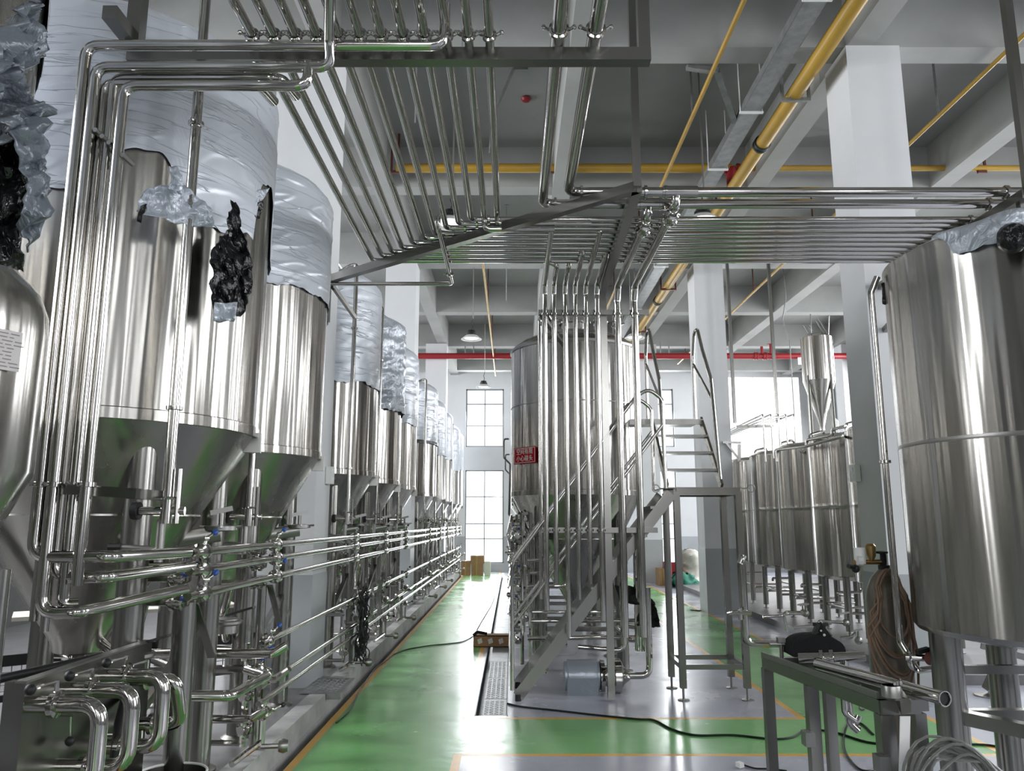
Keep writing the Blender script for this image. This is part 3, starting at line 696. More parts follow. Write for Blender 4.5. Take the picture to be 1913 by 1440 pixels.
for r_ in range(10):
    x = -.082
    while x < .075:
        w_ = rnd.uniform(.008, .03); mb.obox(SC + d * (sr + .009) + s * (x + w_ / 2) + Z * (zl + .05 - r_ * .011), s * w_ / 2, d * .0005, (0, 0, .0014)); x += w_ + .008
mb.build('print', 'ink', lb, smooth=False)
# ================================================================ SERVICES UNDER THE CEILING
# yellow gas pipes
def collar(c, axis, r, m='red', par=None, nm='coupling'):
    c = Vector(c); return MB().lathe([(r + .003, -.06), (r + .02, -.05), (r + .02, -.02), (r + .012, -.015), (r + .012, .015), (r + .02, .02), (r + .02, .05), (r + .003, .06)], c, axis, 18, False).build(nm, m, par)
def trapeze(par, x, y, z, w, m='rust', top=BEAM):
    mb = MB()
    for s in (-1, 1): mb.box(x + s * w - .015, x + s * w + .015, y - .015, y + .015, z - .05, top)
    mb.box(x - w - .015, x + w + .015, y - .02, y + .02, z - .08, z - .04); return mb.build('hanger', m, par, smooth=False)
g = thing('gas_pipe', 'thick yellow gas pipe running to the rear high up, left of the right column', 'pipe', (3.2, 8, 6.5))
GX, GZ = 3.22, 6.44
MB().cyl((GX, BACKY, GZ), (GX, 25, GZ), .088, n=20).build('tube', 'ypipe', g)
for y in (4.2, 8.05, 12.0, 15.3, 18.9, 22.5): trapeze(g, GX, y, GZ - .02, .15, 'galv' if y < 9 else 'rust', CEIL if abs(y - 7.6) > .3 else BEAM)
for y in (9.25, 16.4): collar((GX, y, GZ), (0, 1, 0), .088, 'cable', g, 'coupling')
g = thing('gas_pipe', 'yellow gas pipe crossing the hall from wall to wall under the ceiling', 'pipe', (0, 10.6, 6.5))
yz = P(1100, 314, Y=10.6).z
MB().cyl((-1.7, 10.6, yz), (GX, 10.6, yz), .066, n=18).build('tube', 'ypipe', g)
MB().cyl((GX, 10.6, yz), (RX, 10.6, yz), .042, n=16).build('tube', 'ypipe', g)
for x in (-1.72, 0.62, 4.9, 6.9): trapeze(g, x, 10.6, yz, .05, 'rust', CEIL)
collar((GX - .13, 10.6, yz), (1, 0, 0), .066, 'red', g); collar((GX + .13, 10.6, yz), (1, 0, 0), .05, 'red', g); collar((5.2, 10.6, yz), (1, 0, 0), .042, 'red', g)
MB().cyl((GX, 10.6, yz), (GX, 10.6, GZ), .075, n=16).build('cross_fitting', 'red', g)
for x, lab in ((2.23, 'thin yellow pipe running to the rear left of the cable tray'), (5.27, 'thin yellow pipe running to the rear right of the nearest white column'), (-.52, 'thin yellow pipe running to the rear above the aisle, beside the pendant lamps')):
    y0 = BACKY if x > 0 else 12; g = thing('gas_pipe', lab, 'pipe', (x, 8, 6.55), 'thin yellow pipes under the ceiling'); z = 6.58 if x > 0 else 6.2
    MB().cyl((x, y0, z), (x, 24, z), .026 if x > 0 else .022, n=12).build('tube', 'ypipe', g)
    for y in (5.0, 8.8, 12.8, 16.2, 19.8, 22.9):
        if y > y0: MB().cyl((x, y, z), (x, y, CEIL), .014, n=6).build('hanger', 'galv' if y < 12 else 'rust', g)
# cable tray
ct = thing('cable_tray', 'grey steel cable tray running to the rear beside the thick yellow pipe', 'cable tray', (2.8, 8, 6.5))
mb = MB().box(2.72, 2.94, BACKY + .02, 25, 6.42, 6.43).box(2.72, 2.73, BACKY + .02, 25, 6.42, 6.52).box(2.93, 2.94, BACKY + .02, 25, 6.42, 6.52); mb.build('trough', 'galv', ct, smooth=False)
for i, y in enumerate((4.4, 6.4, 8.4, 9.9, 12.0, 14.0, 17.0, 20.0)):
    MB().box(2.69, 2.97, y, y + .03, 6.40, 6.42).cyl((2.70, y + .015, 6.4), (2.70, y + .015, CEIL - .01), .007, n=6).cyl((2.96, y + .015, 6.4), (2.96, y + .015, CEIL - .01), .007, n=6).build('bracket', 'lamp', ct, smooth=False)
mb = MB().bar((2.72, 8.7, 6.45), (2.3, 7.9, 6.62), .07, .05).bar((2.3, 7.9, 6.62), (1.95, 7.85, 6.64), .07, .05); mb.build('branch', 'galv', ct)
# thin steel struts and hangers left in the slab
for i, (x, y, lab) in enumerate(((-.42, 5.9, 'thin drop rod hanging above the overhead pipes, left one'), (-.95, 7.0, 'thin drop rod hanging above the overhead pipes near the white column'), (1.2, 15.8, 'thin drop rod behind the centre tank'), (-.1, 13.2, 'thin drop rod above the aisle between the lamps'))):
    tag(MB().cyl((x, y, CEIL), (x, y, 5.5), .008, n=6).lathe([(.03, 0), (.03, .01)], (x, y, CEIL - .012), n=8).build('drop_rod', 'galv', None), lab, 'rod')
# red fire pipe at the rear
fp = thing('fire_pipe', 'red fire water pipe crossing the rear of the hall under a beam', 'pipe', (0, 21.2, 6.2)); fz = P(1100, 665, Y=21.2).z
MB().cyl((LX, 21.2, fz), (RX, 21.2, fz), .085, n=16).build('tube', 'red', fp)
for x in (-4, -1.2, 1.2, 4.3, 6.0): trapeze(fp, x, 21.2, fz, .12, 'galv', BEAM)
for x in (6.85, 7.1, 7.35): collar((x, 21.2, fz), (1, 0, 0), .09, 'red', fp)
MB().cyl((7.0, 21.1, fz + .05), (7.0, 21.1, fz + .25), .04, n=10).cyl((7.25, 21.1, fz + .05), (7.25, 21.1, fz + .3), .035, n=10).lathe([(.09, 0), (.1, .01), (.09, .02)], (7.25, 21.1, fz + .3), n=14).build('valve', 'red', fp)
tag(MB().box(8.0, 8.7, 21.10, 21.13, fz - .26, fz - .06).build('hanging_plate', 'lamp', None, smooth=False), 'small pale plate hanging on the red pipe over the right back tanks', 'plate')
# sprinkler head, smoke detector, conduit
tag(MB().lathe([(.06, 0), (.07, -.02), (.05, -.05), (.001, -.06)], (.19, 9.6, CEIL), n=16).build('smoke_detector', 'red', None), 'small red detector on the ceiling slab near the yellow crossing pipe', 'detector')
mb = MB().bar((-.26, 9.4, 6.9), (.02, 8.9, CEIL - .02), .03, .03).bar((.02, 8.9, CEIL - .02), (.2, 8.9, CEIL - .02), .03, .03).cyl((-.26, 9.4, 6.9), (-.3, 9.4, 6.4), .01, n=6)
tag(mb.build('conduit_arm', 'galv', None), 'bent grey conduit arm under the slab, above the overhead pipes', 'conduit')
for x, y, lab in ((4.05, 13.9, 'left of the two tall square drop posts beyond the white columns'), (4.75, 13.9, 'right of the two tall square drop posts beyond the white columns')):
    p0 = P(1368 if x < 4.5 else 1447, 690, Y=14.2)
    tag(MB().box(p0.x - .025, p0.x + .025, 14.17, 14.23, 3.45, CEIL).box(p0.x - .08, p0.x + .08, 14.12, 14.28, CEIL - .01, CEIL).build('drop_post', 'tube', None, smooth=False), lab, 'post')
p0 = P(1483, 760, Y=16); tag(MB().tube([(p0.x, 16, 2.9), (p0.x, 16, 5.4), (p0.x - .12, 16, 5.9), (p0.x - .02, 16, 6.4), (p0.x - .05, 16, CEIL)], .012, .1, 6).build('electric_conduit', 'galv', None), 'thin conduit with a loose black cable dropping behind the right back tanks', 'conduit')
# pendant high-bay lamps
def lamp(lab, x, y, z=5.2, on=True):
    root = thing('pendant_lamp', lab, 'lamp', (x, y, z), 'high-bay pendant lamps')
    c = Vector((x, y, z))
    MB().lathe([(.20, 0), (.205, .004), (.12, .075), (.095, .085)], c, n=28, cap=False).build('shade', 'lamp', root)
    MB().lathe([(.001, .02), (.13, .02), (.13, .03)], c, n=24).build('lens', 'lampon', root)
    MB().lathe([(.1, .085), (.1, .1), (.085, .1), (.085, .112), (.1, .112), (.1, .127), (.085, .127), (.085, .14), (.07, .18), (.001, .185)], c, n=20).build('heat_sink', 'rubber', root)
    MB().tube([c + Z * .18, c + Z * .25 + Vector((.02, 0, 0)), c + Z * .32, c + Z * .42 + Vector((.03, 0, 0))], .008, .03, 6).build('hook', 'rubber', root)
    MB().cyl(c + Z * .42 + Vector((.03, 0, 0)), (x + .03, y, CEIL), .011, n=6).build('rod', 'weld', root)
lamp('nearest pendant lamp over the aisle, seen among the overhead pipes', -.745, 8.8, P(840, 420, Y=8.8).z)
lamp('middle pendant lamp over the aisle, left of the centre tank', -.80, 14.8, P(881, 634, Y=14.8).z)
lamp('farthest pendant lamp over the aisle, above the rear window', -.76, 20.3, P(903, 724, Y=20.3).z)
lamp('pendant lamp behind the pipes on top of the centre tank', 2.42, 14.8, P(1185, 632, Y=14.8).z)
lamp('pendant lamp under the thick yellow pipe, seen above the crossing pipes', 2.35, 9.0, P(1338, 414, Y=9.0).z)
# socket boxes on the columns
for c, n, lab in ((P(1603, 884, x=3.545), (-1, 0, 0), 'white switch box on the aisle face of the nearest right column'), (P(611, 888, x=-1.855), (1, 0, 0), 'white switch box on the nearest left column')):
    b = thing('switch_box', lab, 'switch box', tuple(c)); n = Vector(n)
    MB().obox(c + n * .03, n * .03, (0, .06, 0), (0, 0, .085)).build('case', 'white', b, smooth=False)
    for dz in (-.035, .035): MB().obox(c + n * .062 + Z * dz, n * .004, (0, .022, 0), (0, 0, .02)).build('rocker', 'lamp', b, smooth=False)

# ================================================================ OVERHEAD PIPE RACK
PZ = 4.05
# frames of square tube
def sq(mb, p, q, w=.06, h=None): return mb.bar(p, q, w, h or w)
A_l = P(243, 97, Y=3.62); A_r = P(1203, 100, Y=3.62); za = A_r.z - .02
rk = thing('pipe_rack_frame', 'near hanging frame of square steel tube, its long bar crossing the upper left', 'frame', (0, 3.62, za))
sq(MB(), (A_l.x, 3.62, za), (A_r.x + .03, 3.62, za), .07).build('crossbar', 'tube', rk)
sq(MB(), (A_l.x + .02, 3.62, za + .03), (A_l.x + .02, 3.62, BEAM), .07).build('hanger', 'tube', rk)
sq(MB(), (A_r.x, 3.62, za), (A_r.x, 3.62, BEAM), .06).build('hanger', 'tube', rk)
sq(MB(), (A_l.x, 3.4, za + .1), (A_l.x, 3.95, za + .1), .07).build('end_bar', 'tube', rk)
rk2 = thing('pipe_rack_frame', 'diagonal square tube frame from the left column bracket to the centre post', 'frame', (-1.75, 7.2, 3.98)); zb = 3.97
BL = P(612, 523, z=zb); BR = P(1190, 350, z=zb); BC = P(1136, 492, z=zb); BC2 = P(1126, 543, z=zb)
sq(MB(), BL, BR, .07).build('diagonal_bar', 'tube', rk2); sq(MB(), BR, BC2, .07).build('long_bar', 'tube', rk2)
sq(MB(), BR, (BR.x, BR.y, BEAM), .055).build('hanger', 'tube', rk2)
sq(MB(), (BC2.x, BC2.y, 0.02), (BC2.x, BC2.y, zb + .03), .065).build('post', 'tube', rk2)
for zz, x0, x1 in ((P(1100, 587, Y=BC2.y).z, 1006, 1212), (P(1100, 990, Y=BC2.y).z, 1012, 1228)):
    a = P(x0, 587 if zz > 2 else 990, Y=BC2.y - .06); b = P(x1, 587 if zz > 2 else 990, Y=BC2.y - .06)
    sq(MB(), (a.x, BC2.y - .06, zz), (b.x, BC2.y - .06, zz), .05).build('crossbar', 'tube', rk2)
zz = P(1100, 587, Y=BC2.y).z
sq(MB(), (.3, BC2.y - .03, zz - .02), (.62, 8.8, zz - .06), .04).build('brace', 'tube', rk2)
wb = thing('wall_bracket', 'triangular square-tube bracket bolted to the nearest left column', 'bracket', (-1.75, 7.2, 3.6))
sq(MB(), BL + Vector((0, 0, -.02)), BL + Vector((-.0, .0, -.42)), .065).build('upright', 'tube', wb); sq(MB(), BL + Vector((0, 0, -.42)), BL + Vector((-.12, .25, -.42)), .05).build('foot', 'tube', wb)
sq(MB(), BL + Vector((.05, 0, -.06)), BL + Vector((.22, .3, -.3)), .035).build('brace', 'tube', wb)
rk3 = thing('pipe_rack_frame', 'square tube frame under the crossing pipes above the big right tank', 'frame', (3.72, 6, 3.98))
CA = P(1902, 372, z=zb); CB = P(1694, 487, z=zb)
sq(MB(), (CA.x, CA.y - .1, zb), (CA.x, 7.44, zb), .07).build('long_bar', 'tube', rk3); sq(MB(), (CA.x + .02, CA.y - .1, zb), (CA.x + .02, CA.y - .1, BEAM), .06).build('hanger', 'tube', rk3)
sq(MB(), (CA.x, 7.44, zb - .45), (CA.x, CA.y + .4, zb - .02), .05).build('brace', 'tube', rk3)
sq(MB(), (CA.x + .02, CA.y, zb - .35), (CA.x + .02, CA.y, zb), .05).build('stub', 'tube', rk3)
# ten thin crossing pipes and the long pipes feeding them
Yk = [P(1400, y, z=PZ).y for y in (410, 418, 426, 437, 445, 454, 463, 471, 478, 487)]
G_T = 'thin overhead pipes bending from the left run into the crossing run'
G_Lg = G_T
NUM = ['first', 'second', 'third', 'fourth', 'fifth', 'sixth', 'seventh', 'eighth', 'ninth', 'tenth']
EL = [(878, 411), (856, 420), (834, 428), (812, 437), (792, 446), (772, 455), (750, 463), (730, 470), (714, 475), (690, 480)]
DROP = {2: None}
for k in range(10):
    xk = -.33 - .108 * k; yk = Yk[k]; xr = 4.6 if k < 5 else CA.x + .35
    pts = [(xk, -2.5, PZ), (xk, yk, PZ), (xr, yk, PZ)]
    cl = [((xk, 3.5, PZ), (0, 1, 0)), ((CA.x, yk, PZ), (1, 0, 0)), ((P(EL[k][0] + 35, EL[k][1], z=PZ).x, yk, PZ), (1, 0, 0))]
    pipe('overhead_pipe', 'thin overhead pipe making a corner above the aisle, %s counted from the inner corner' % NUM[k], G_T, pts, .024, clamps=cl)
# two pipes that drop at the inner end
for i, (xk, py) in enumerate(((-.22, 428), (-.115, 430))):
    yy = P(905, py, z=PZ - .1).y
    far = (.34 if i == 0 else .755)
    pts = [(xk, -2.5, PZ), (xk, yy, PZ), (xk, yy, PZ - .10), (far + .0, yy, PZ - .10)] if i == 0 else [(xk, -2.5, PZ), (xk, yy - .02, PZ), (xk, yy - .02, PZ - .05), (xk + .75, yy - .02, PZ - .05)]
    pipe('overhead_pipe', ['thin overhead pipe dropping one elbow at its end, right of the ten cornering pipes', 'outermost thin overhead pipe ending at the diagonal bar, nearest the two thick ones'][i], 'short thin overhead pipes', pts, .024, clamps=[((xk, 3.5, PZ), (0, 1, 0))])
# U-bolts on the near crossbar
for k in range(-3, 10):
    x = -.33 - .108 * k
# two thick pipes
for i, (xk, py, lab) in enumerate(((.235, 381, 'left one of the two thick overhead pipes, elbowing to the right beyond the diagonal bar'), (.42, 359, 'right one of the two thick overhead pipes, elbowing to the right nearest the camera'))):
    yy = P(1300, py, z=PZ + .03).y
    pipe('overhead_pipe', lab, 'thick overhead pipes', [(xk, -2.5, PZ + .03), (xk, yy, PZ + .03), (4.7, yy, PZ + .03)], .038 , clamps=[((xk, 3.5, PZ + .03), (0, 1, 0)), ((xk + .1, yy, PZ + .03), (1, 0, 0)), ((CA.x, yy, PZ + .03), (1, 0, 0)), ((1.15, yy, PZ + .03), (1, 0, 0)), ((1.0, yy, PZ + .03), (1, 0, 0))], n=14)
    ty = yy; TH = (TH if i else []) + [ty]
# bundle of five uprights at the left and their top runs
YB = 3.40
zb5 = P(243, 97, Y=YB).z
G_V = 'bundle of upright pipes in front of the huge fermenter'
def px_at(px, py, Y=YB): return P(px, py, Y=Y)
def vrun(lab, xpx, pts_before, ybot, after, r=.024, yy=YB, grp=G_V, clamps=()):
    pass
# (x pixel at y 500, top run pixel height, right end pixel of the top run, bottom pixel y)
BX = [(118, 85, 830, 1040), (141, 125, 618, 1145), (160, 145, 520, 1078), (178, 145, 525, 1130), (200, 160, 575, 1130)]
names = ['outermost upright pipe of the bundle, rising highest', 'second upright pipe of the bundle from the outside', 'middle upright pipe of the bundle', 'fourth upright pipe of the bundle from the outside', 'innermost upright pipe of the bundle']
ends = []
for i, (bx, ty, rx, by) in enumerate(BX):
    yy = YB - .0 + (.0 if i in (0, 1, 4) else .06)
    xw = P(bx, 500, Y=yy).x; zt = P(300, ty, Y=yy).z; zb_ = P(bx, by, Y=yy).z
    xr = P(rx, ty, Y=yy).x
    if i == 2: zt -= .03; xr -= .1
    top = [(xr, yy, zt), (xw, yy, zt)]
    if i == 0: top = [(xr, yy, zt + .22), (xr, yy, zt)] + top[1:]
    elif i == 1: top = [(P(618, 60, Y=yy - .25).x, yy - .3, PZ + .02), (xr, yy - .05, zt + .1), (xr, yy, zt)] + top[1:]
    elif i == 4: top = [(xr, yy, zt + .12), (xr, yy, zt)] + top[1:]
    else: top = [(xr, yy + .25, zt + .05), (xr, yy, zt)] + top[1:]
    # lower end: bends right, then along the kerb
    if i == 0: low = [(xw, yy, zb_), (-1.74, yy + .02, zb_), (-1.6, yy + .5, zb_)]
    elif i == 2: low = [(xw, yy, zb_), (-1.78, yy + .02, zb_), (-1.6, yy + .5, zb_ + .02)]
    elif i == 1: low = [(xw, yy, zb_), (-1.86, yy + .02, zb_), (-1.6, yy + .5, zb_ + .06)]
    elif i == 3: low = [(xw, yy, zb_), (-1.9, yy + .03, zb_)]
    else: low = [(xw, yy, zb_ + .08)]
    ends.append(low[-1])
    cl = [((xw, yy, P(bx, 905, Y=yy).z), (0, 0, 1))]
    pipe('upright_pipe', names[i], G_V, top + low, .0265, clamps=cl, n=14)
cb = P(100, 912, Y=YB + .04); cb2 = P(258, 925, Y=YB + .3)
hb = thing('pipe_bracket', 'flat steel bracket bar holding the foot of the upright pipe bundle', 'bracket', tuple(cb)); 
MB().bar(cb + Z * 0, P(258, 922, Y=YB + .05), .045, .045).build('bar', 'tube', hb)
MB().bar(P(245, 922, Y=YB + .06), P(245, 922, Y=YB + .06) + Vector((0, .35, 0)), .04, .045).build('arm', 'tube', hb)
# clamp rung high on the bundle
MB_ = MB(); a = P(188, 252, Y=YB + .03); b = P(238, 298, Y=YB + .03)
MB_.bar(a, b, .03, .02)
for q in range(5): MB_.cyl(a.lerp(b, q / 4) - Vector((0, .05, 0)), a.lerp(b, q / 4) + Vector((0, .05, 0)), .012, n=6)
tag(MB_.build('pipe_clamp_bar', 'weld', None), 'small clamp bar tying the upright pipe bundle high up', 'bracket')
# thin extra uprights between the bundle pipes
for bx, by, lab in ((131, 1160, 'thin upright pipe squeezed between the outermost and second bundle pipes'), (151, 1180, 'thin upright pipe squeezed behind the second bundle pipe')):
    q = P(bx, 500, Y=YB + .05); pipe('upright_pipe', lab, G_V, [(q.x, q.y, P(bx, 160, Y=YB + .05).z), (q.x, q.y, P(bx, by, Y=YB + .05).z)], .018)
# upright cleaning pipes, one per left tank
for i, (y, lab) in enumerate(LT):
    if i == 0: continue
    if i == 1: X, Yp, z1 = -1.655, 3.74, 6.0
    elif i == 2: q = P(492, 500, Y=5.25); X, Yp, z1 = q.x, 5.25, P(510, 205, Y=5.25).z
    else: X, Yp, z1 = -1.70, y - (.78 if i == 3 else .98), 4.42
    z0 = 1.72 if i > 1 else 1.74
    pts = [(LX0 + .35, Yp + .3, z1 - .06 if i != 1 else z1), (X - .08, Yp + .05, z1), (X, Yp, z1), (X, Yp, z0)] if i > 1 else [(X, Yp, z1), (X, Yp, z0)]
    zc1 = P(290, 762, Y=3.74).z
    nm = ['', 'huge foreground fermenter', 'fermenter left of the column'][i] if i < 3 else ['first', 'second', 'third', 'fourth', 'fifth', 'sixth', 'seventh', 'eighth'][i - 3] + ' fermenter past the column'
    pipe('cleaning_pipe', 'upright cleaning pipe in front of the ' + nm, 'upright cleaning pipes of the left row', pts, .023 if i > 1 else .026, bend=.05, clamps=[((X, Yp, zc1), (0, 0, 1)), ((X, Yp, min(z1 - .5, 3.7)), (0, 0, 1))])
    # head fitting at the foot of the pipe
    vt = thing('relief_valve', 'relief valve head below the cleaning pipe of the ' + nm, 'valve', (X, Yp, z0), 'relief valve heads of the left row')
    MB().cyl((X, Yp, z0 - .1), (X, Yp, z0 + .02), .028, n=12).cyl((X - .12, Yp - .02, z0 - .04), (X + .08, Yp + .02, z0 - .04), .02, n=12).build('body', 'pipe', vt)
    MB().lathe([(.042, 0), (.042, .03), (.03, .035)], (X - .12, Yp - .02, z0 - .04), (-1, 0, 0), 16).build('sight_cap', 'rubber', vt)
    MB().cyl((X + .05, Yp, z0 - .1), (X + .05, Yp, z0 + .16), .012, n=8).ring((X, Yp, z0 + .02), (0, 0, 1), .04, .008, 14, 6).build('neck', 'pipe', vt)
    MB().cyl((X - .02, Yp, z0 - .28), (X - .02, Yp, z0 - .08), .02, n=10).cyl((X - .02, Yp, z0 - .22), (X - .2, Yp, z0 - .21), .013, n=8).build('drain', 'weld', vt); MB().cyl((X - .2, Yp, z0 - .21), (X - .26, Yp, z0 - .21), .018, n=8).build('grip', 'rubber', vt)
# thin pipe crossing from the wall bracket, then turning toward the camera below the crossing run
qa = P(598, 530, Y=7.2); qb = P(845, 530, Y=7.2); qc = P(826, 425, z=qb.z)
pipe('overhead_pipe', 'thin pipe reaching from the wall bracket to above the aisle, then turning toward the camera', 'thin pipes at the wall bracket', [qa - Z * .28, qa, qb, (qb.x, qc.y, qb.z), (qb.x, qc.y, PZ - .03)], .019, clamps=[((qb.x, 6.9, qb.z), (0, 1, 0))])
# ================================================================ MANIFOLDS ALONG THE LEFT KERB
KX = -1.6
HZ = [1.495, 1.405, 1.285]; LZ = [.87, .60, .50]
G_H = 'upper header pipes along the left fermenters'; G_L2 = 'lower header pipes along the left fermenters'
for z, nm in zip(HZ, ('top', 'middle', 'lowest')):
    y0 = 3.92
    pipe('header_pipe', '%s of the three waist-high header pipes running along the left fermenters' % nm, G_H, [(KX, y0, z), (KX, 24.4, z)], .022)
for z, nm in zip(LZ, ('highest', 'middle', 'lowest')):
    pipe('header_pipe', '%s of the three knee-high header pipes running along the left kerb' % nm, G_L2, [(KX - .02, 5.2, z), (KX - .02, 24.2, z)], .019)
def bez_blue(i): return 'blue' if i < 3 else 'rubber'
for i, (y, _) in enumerate(LT):
    if i == 0: continue
    yv = 4.06 if i == 1 else (5.32 if i == 2 else y - .85)
    who = ['', 'huge foreground fermenter', 'fermenter left of the nearest column'][i] if i < 3 else ['first', 'second', 'third', 'fourth', 'fifth', 'sixth', 'seventh', 'eighth'][i - 3] + ' fermenter past the column'
    root = thing('valve_manifold', 'cluster of small valves on the three headers at the ' + who, 'valve manifold', (KX, yv, HZ[2]), 'valve clusters on the upper headers')
    kb = bez_blue(i)
    for j, z in enumerate(HZ):
        valve(root, (KX, yv + .02 * j, z), (0, 1, 0), .026, ((.25, .1, 1), (-.2, .2, 1), (.3, 0, 1))[j], kb, .1)
        if i < 6:
            valve(root, (KX - .13, yv + .05, z - .045), (1, 0, 0), .024, (.1, -1, .3), kb, .07)
    mb = MB()
    for j, z in enumerate(HZ):
        mb.tube([(KX - .07, yv + .05, z - .045), (KX - .42, yv + .05, z - .045), (KX - .46, yv + .25, z - .0), (KX - .46, yv + .25, z - .0)], .02, .05, 8)
    mb.build('branch_pipes', 'pipe', root)['kind'] = 'stuff'
    MB().cyl((KX, yv + .03, HZ[2] - .03), (KX, yv + .03, HZ[0]), .016, n=8).build('riser', 'pipe', root)
    MB().tube([(KX - .3, yv + .05, HZ[2] - .04), (KX - .36, yv + .1, HZ[2] - .25), (KX - .4, yv + .3, HZ[2] - .45), (LX0 + .1, y, 1.0)], .03, .08, 10).build('feed_pipe', 'pipe', root)
    if i == 1 or i == 2:
        # bracket post and the diagonal brace under the cluster
        MB().cyl((KX - .11, yv + .12, .165), (KX - .11, yv + .12, HZ[2] - .05), .06 if i == 1 else .03, n=20).build('post', 'tube', root)
        MB().bar((KX - .06, yv + .12, 1.22), (KX - .04, yv + .34, .92), .04, .012).build('brace', 'tube', root)
        # big black butterfly valve below the cone
        b = MB().cyl((KX - .28, yv - .05, .93), (KX - .28, yv - .05, 1.02), .075, n=18).lathe([(.09, 0), (.1, .01), (.1, .025), (.09, .03)], (KX - .28, yv - .05, .98), n=18).build('valve', 'weld', root)
        MB().bar((KX - .28, yv - .05, 1.04), (KX - .08, yv - .12, 1.10), .035, .012).build('handle', 'rubber', b)
        # lower header valve group
    if i > 1:
        yl = (5.30 if i == 2 else y - .55)
        r2 = thing('valve_manifold', 'cluster of knee-high valves on the lower headers at the ' + who, 'valve manifold', (KX, yl, .2), 'valve clusters on the lower headers')
        for j, z in enumerate((.87, .78, .66, .53, .42, .32)):
            dx = -.02 if j % 2 == 0 else -.14
            valve(r2, (KX + dx, yl + .02, z), (.3, 1, 0) if j % 2 else (0, 1, 0), .024, ((.5, .2, 1), (1, .3, .3), (-.6, .1, 1))[j % 3], kb if j < 4 else 'rubber', .09)
        MB().cyl((KX - .14, yl, .22), (KX - .14, yl, .86), .02, n=8).build('riser', 'pipe', r2)
        MB().cyl((KX - .02, yl + .02, .22), (KX - .02, yl + .02, .5), .018, n=8).build('riser', 'pipe', r2)
        MB().tube([(KX - .14, yl, .70), (KX - .6, yl - .02, .70), (KX - .85, yl + .2, .72)], .024, .06, 8).build('branch_pipe', 'pipe', r2)
        MB().tube([(KX + .14, yl + .0, .70), (KX + .06, yl + .02, .63), (KX - .14, yl + .02, .60)], .02, .04, 8).build('branch_pipe', 'pipe', r2)
        MB().cyl((KX - .14, yl, .24), (KX - 1.0, yl + .04, .24), .018, n=8).build('branch_pipe', 'pipe', r2)
        MB().tube([(KX - .03, yl, .24), (KX - .1, yl - .3, .20)], .02, .02, 8).build('drain', 'pipe', r2)
        MB().lathe([(.001, -.03), (.035, -.03), (.045, 0), (.035, .03), (.001, .03)], (KX + .12, yl + .02, .22), (1, .2, 0), 14).cyl((KX - .02, yl, .22), (KX + .12, yl + .02, .22), .016, n=8).build('check_valve', 'weld', r2)
        MB().bar((KX - .1, yl + .2, .165), (KX - .1, yl + .2, .9), .04, .04).build('post', 'tube', r2)
# extra horizontal pipes low between the legs of the first tanks
for (x0, x1, y, z, r_, lab) in ((-2.9, -1.52, 5.12, P(440, 1222, Y=5.1).z, .03, 'level pipe between the front tank legs ending in an elbow, upper one'), (-3.2, -1.66, 5.2, P(440, 1343, Y=5.2).z, .026, 'level pipe near the floor between the front tank legs'),
                                (-3.2, -2.0, 5.3, P(440, 1263, Y=5.3).z, .014, 'thin level pipe between the front tank legs')):
    pipe('low_pipe', lab, 'level pipes between the front tank legs', [(x0, y, z), (x1, y, z), (x1 + .08, y + .02, z + .05)], r_)
q0, q1, q2 = P(330, 1300, Y=4.4), P(430, 1300, Y=4.5), P(500, 1262, Y=5.1)
pipe('low_pipe', 'bright pipe sweeping upward from the thick front leg to the knee-high valves', 'level pipes between the front tank legs', [q0, q1, q2, (KX - .14, 5.3, q2.z)], .03, n=14)
# hank of grey cables hanging on the lower headers
mb = MB(); rnd = random.Random(5)
for k in range(26):
    y = 8.35 + rnd.uniform(-.12, .12); z = .92 + rnd.uniform(-.08, .05); pts = []
    for j in range(7): pts.append((KX + .03 + rnd.uniform(-.05, .07), y + rnd.uniform(-.07, .07), z - j * .11))
    mb.tube(pts, .006, .03, 5)
o = mb.build('cable_hank', 'rubber', None); tag(o, 'dark hank of hanging cables on the knee-high header beyond the nearest left column', 'cables', kind='stuff')
mb = MB()
for k in range(4):
    c = Vector((KX + .06, 8.95 + .05 * k, .9)); pts = [c + Vector((.02 * math.sin(t * 3), math.sin(t) * (.22 + .03 * k), -math.cos(t) * .2 - .12)) for t in [q * math.pi / 9 - math.pi * .9 for q in range(17)]]; mb.tube(pts, .009, 0, 6)
tag(mb.build('hose_coil', 'clear', None), 'pale clear hose looped over the knee-high header beyond the nearest left column', 'hose')
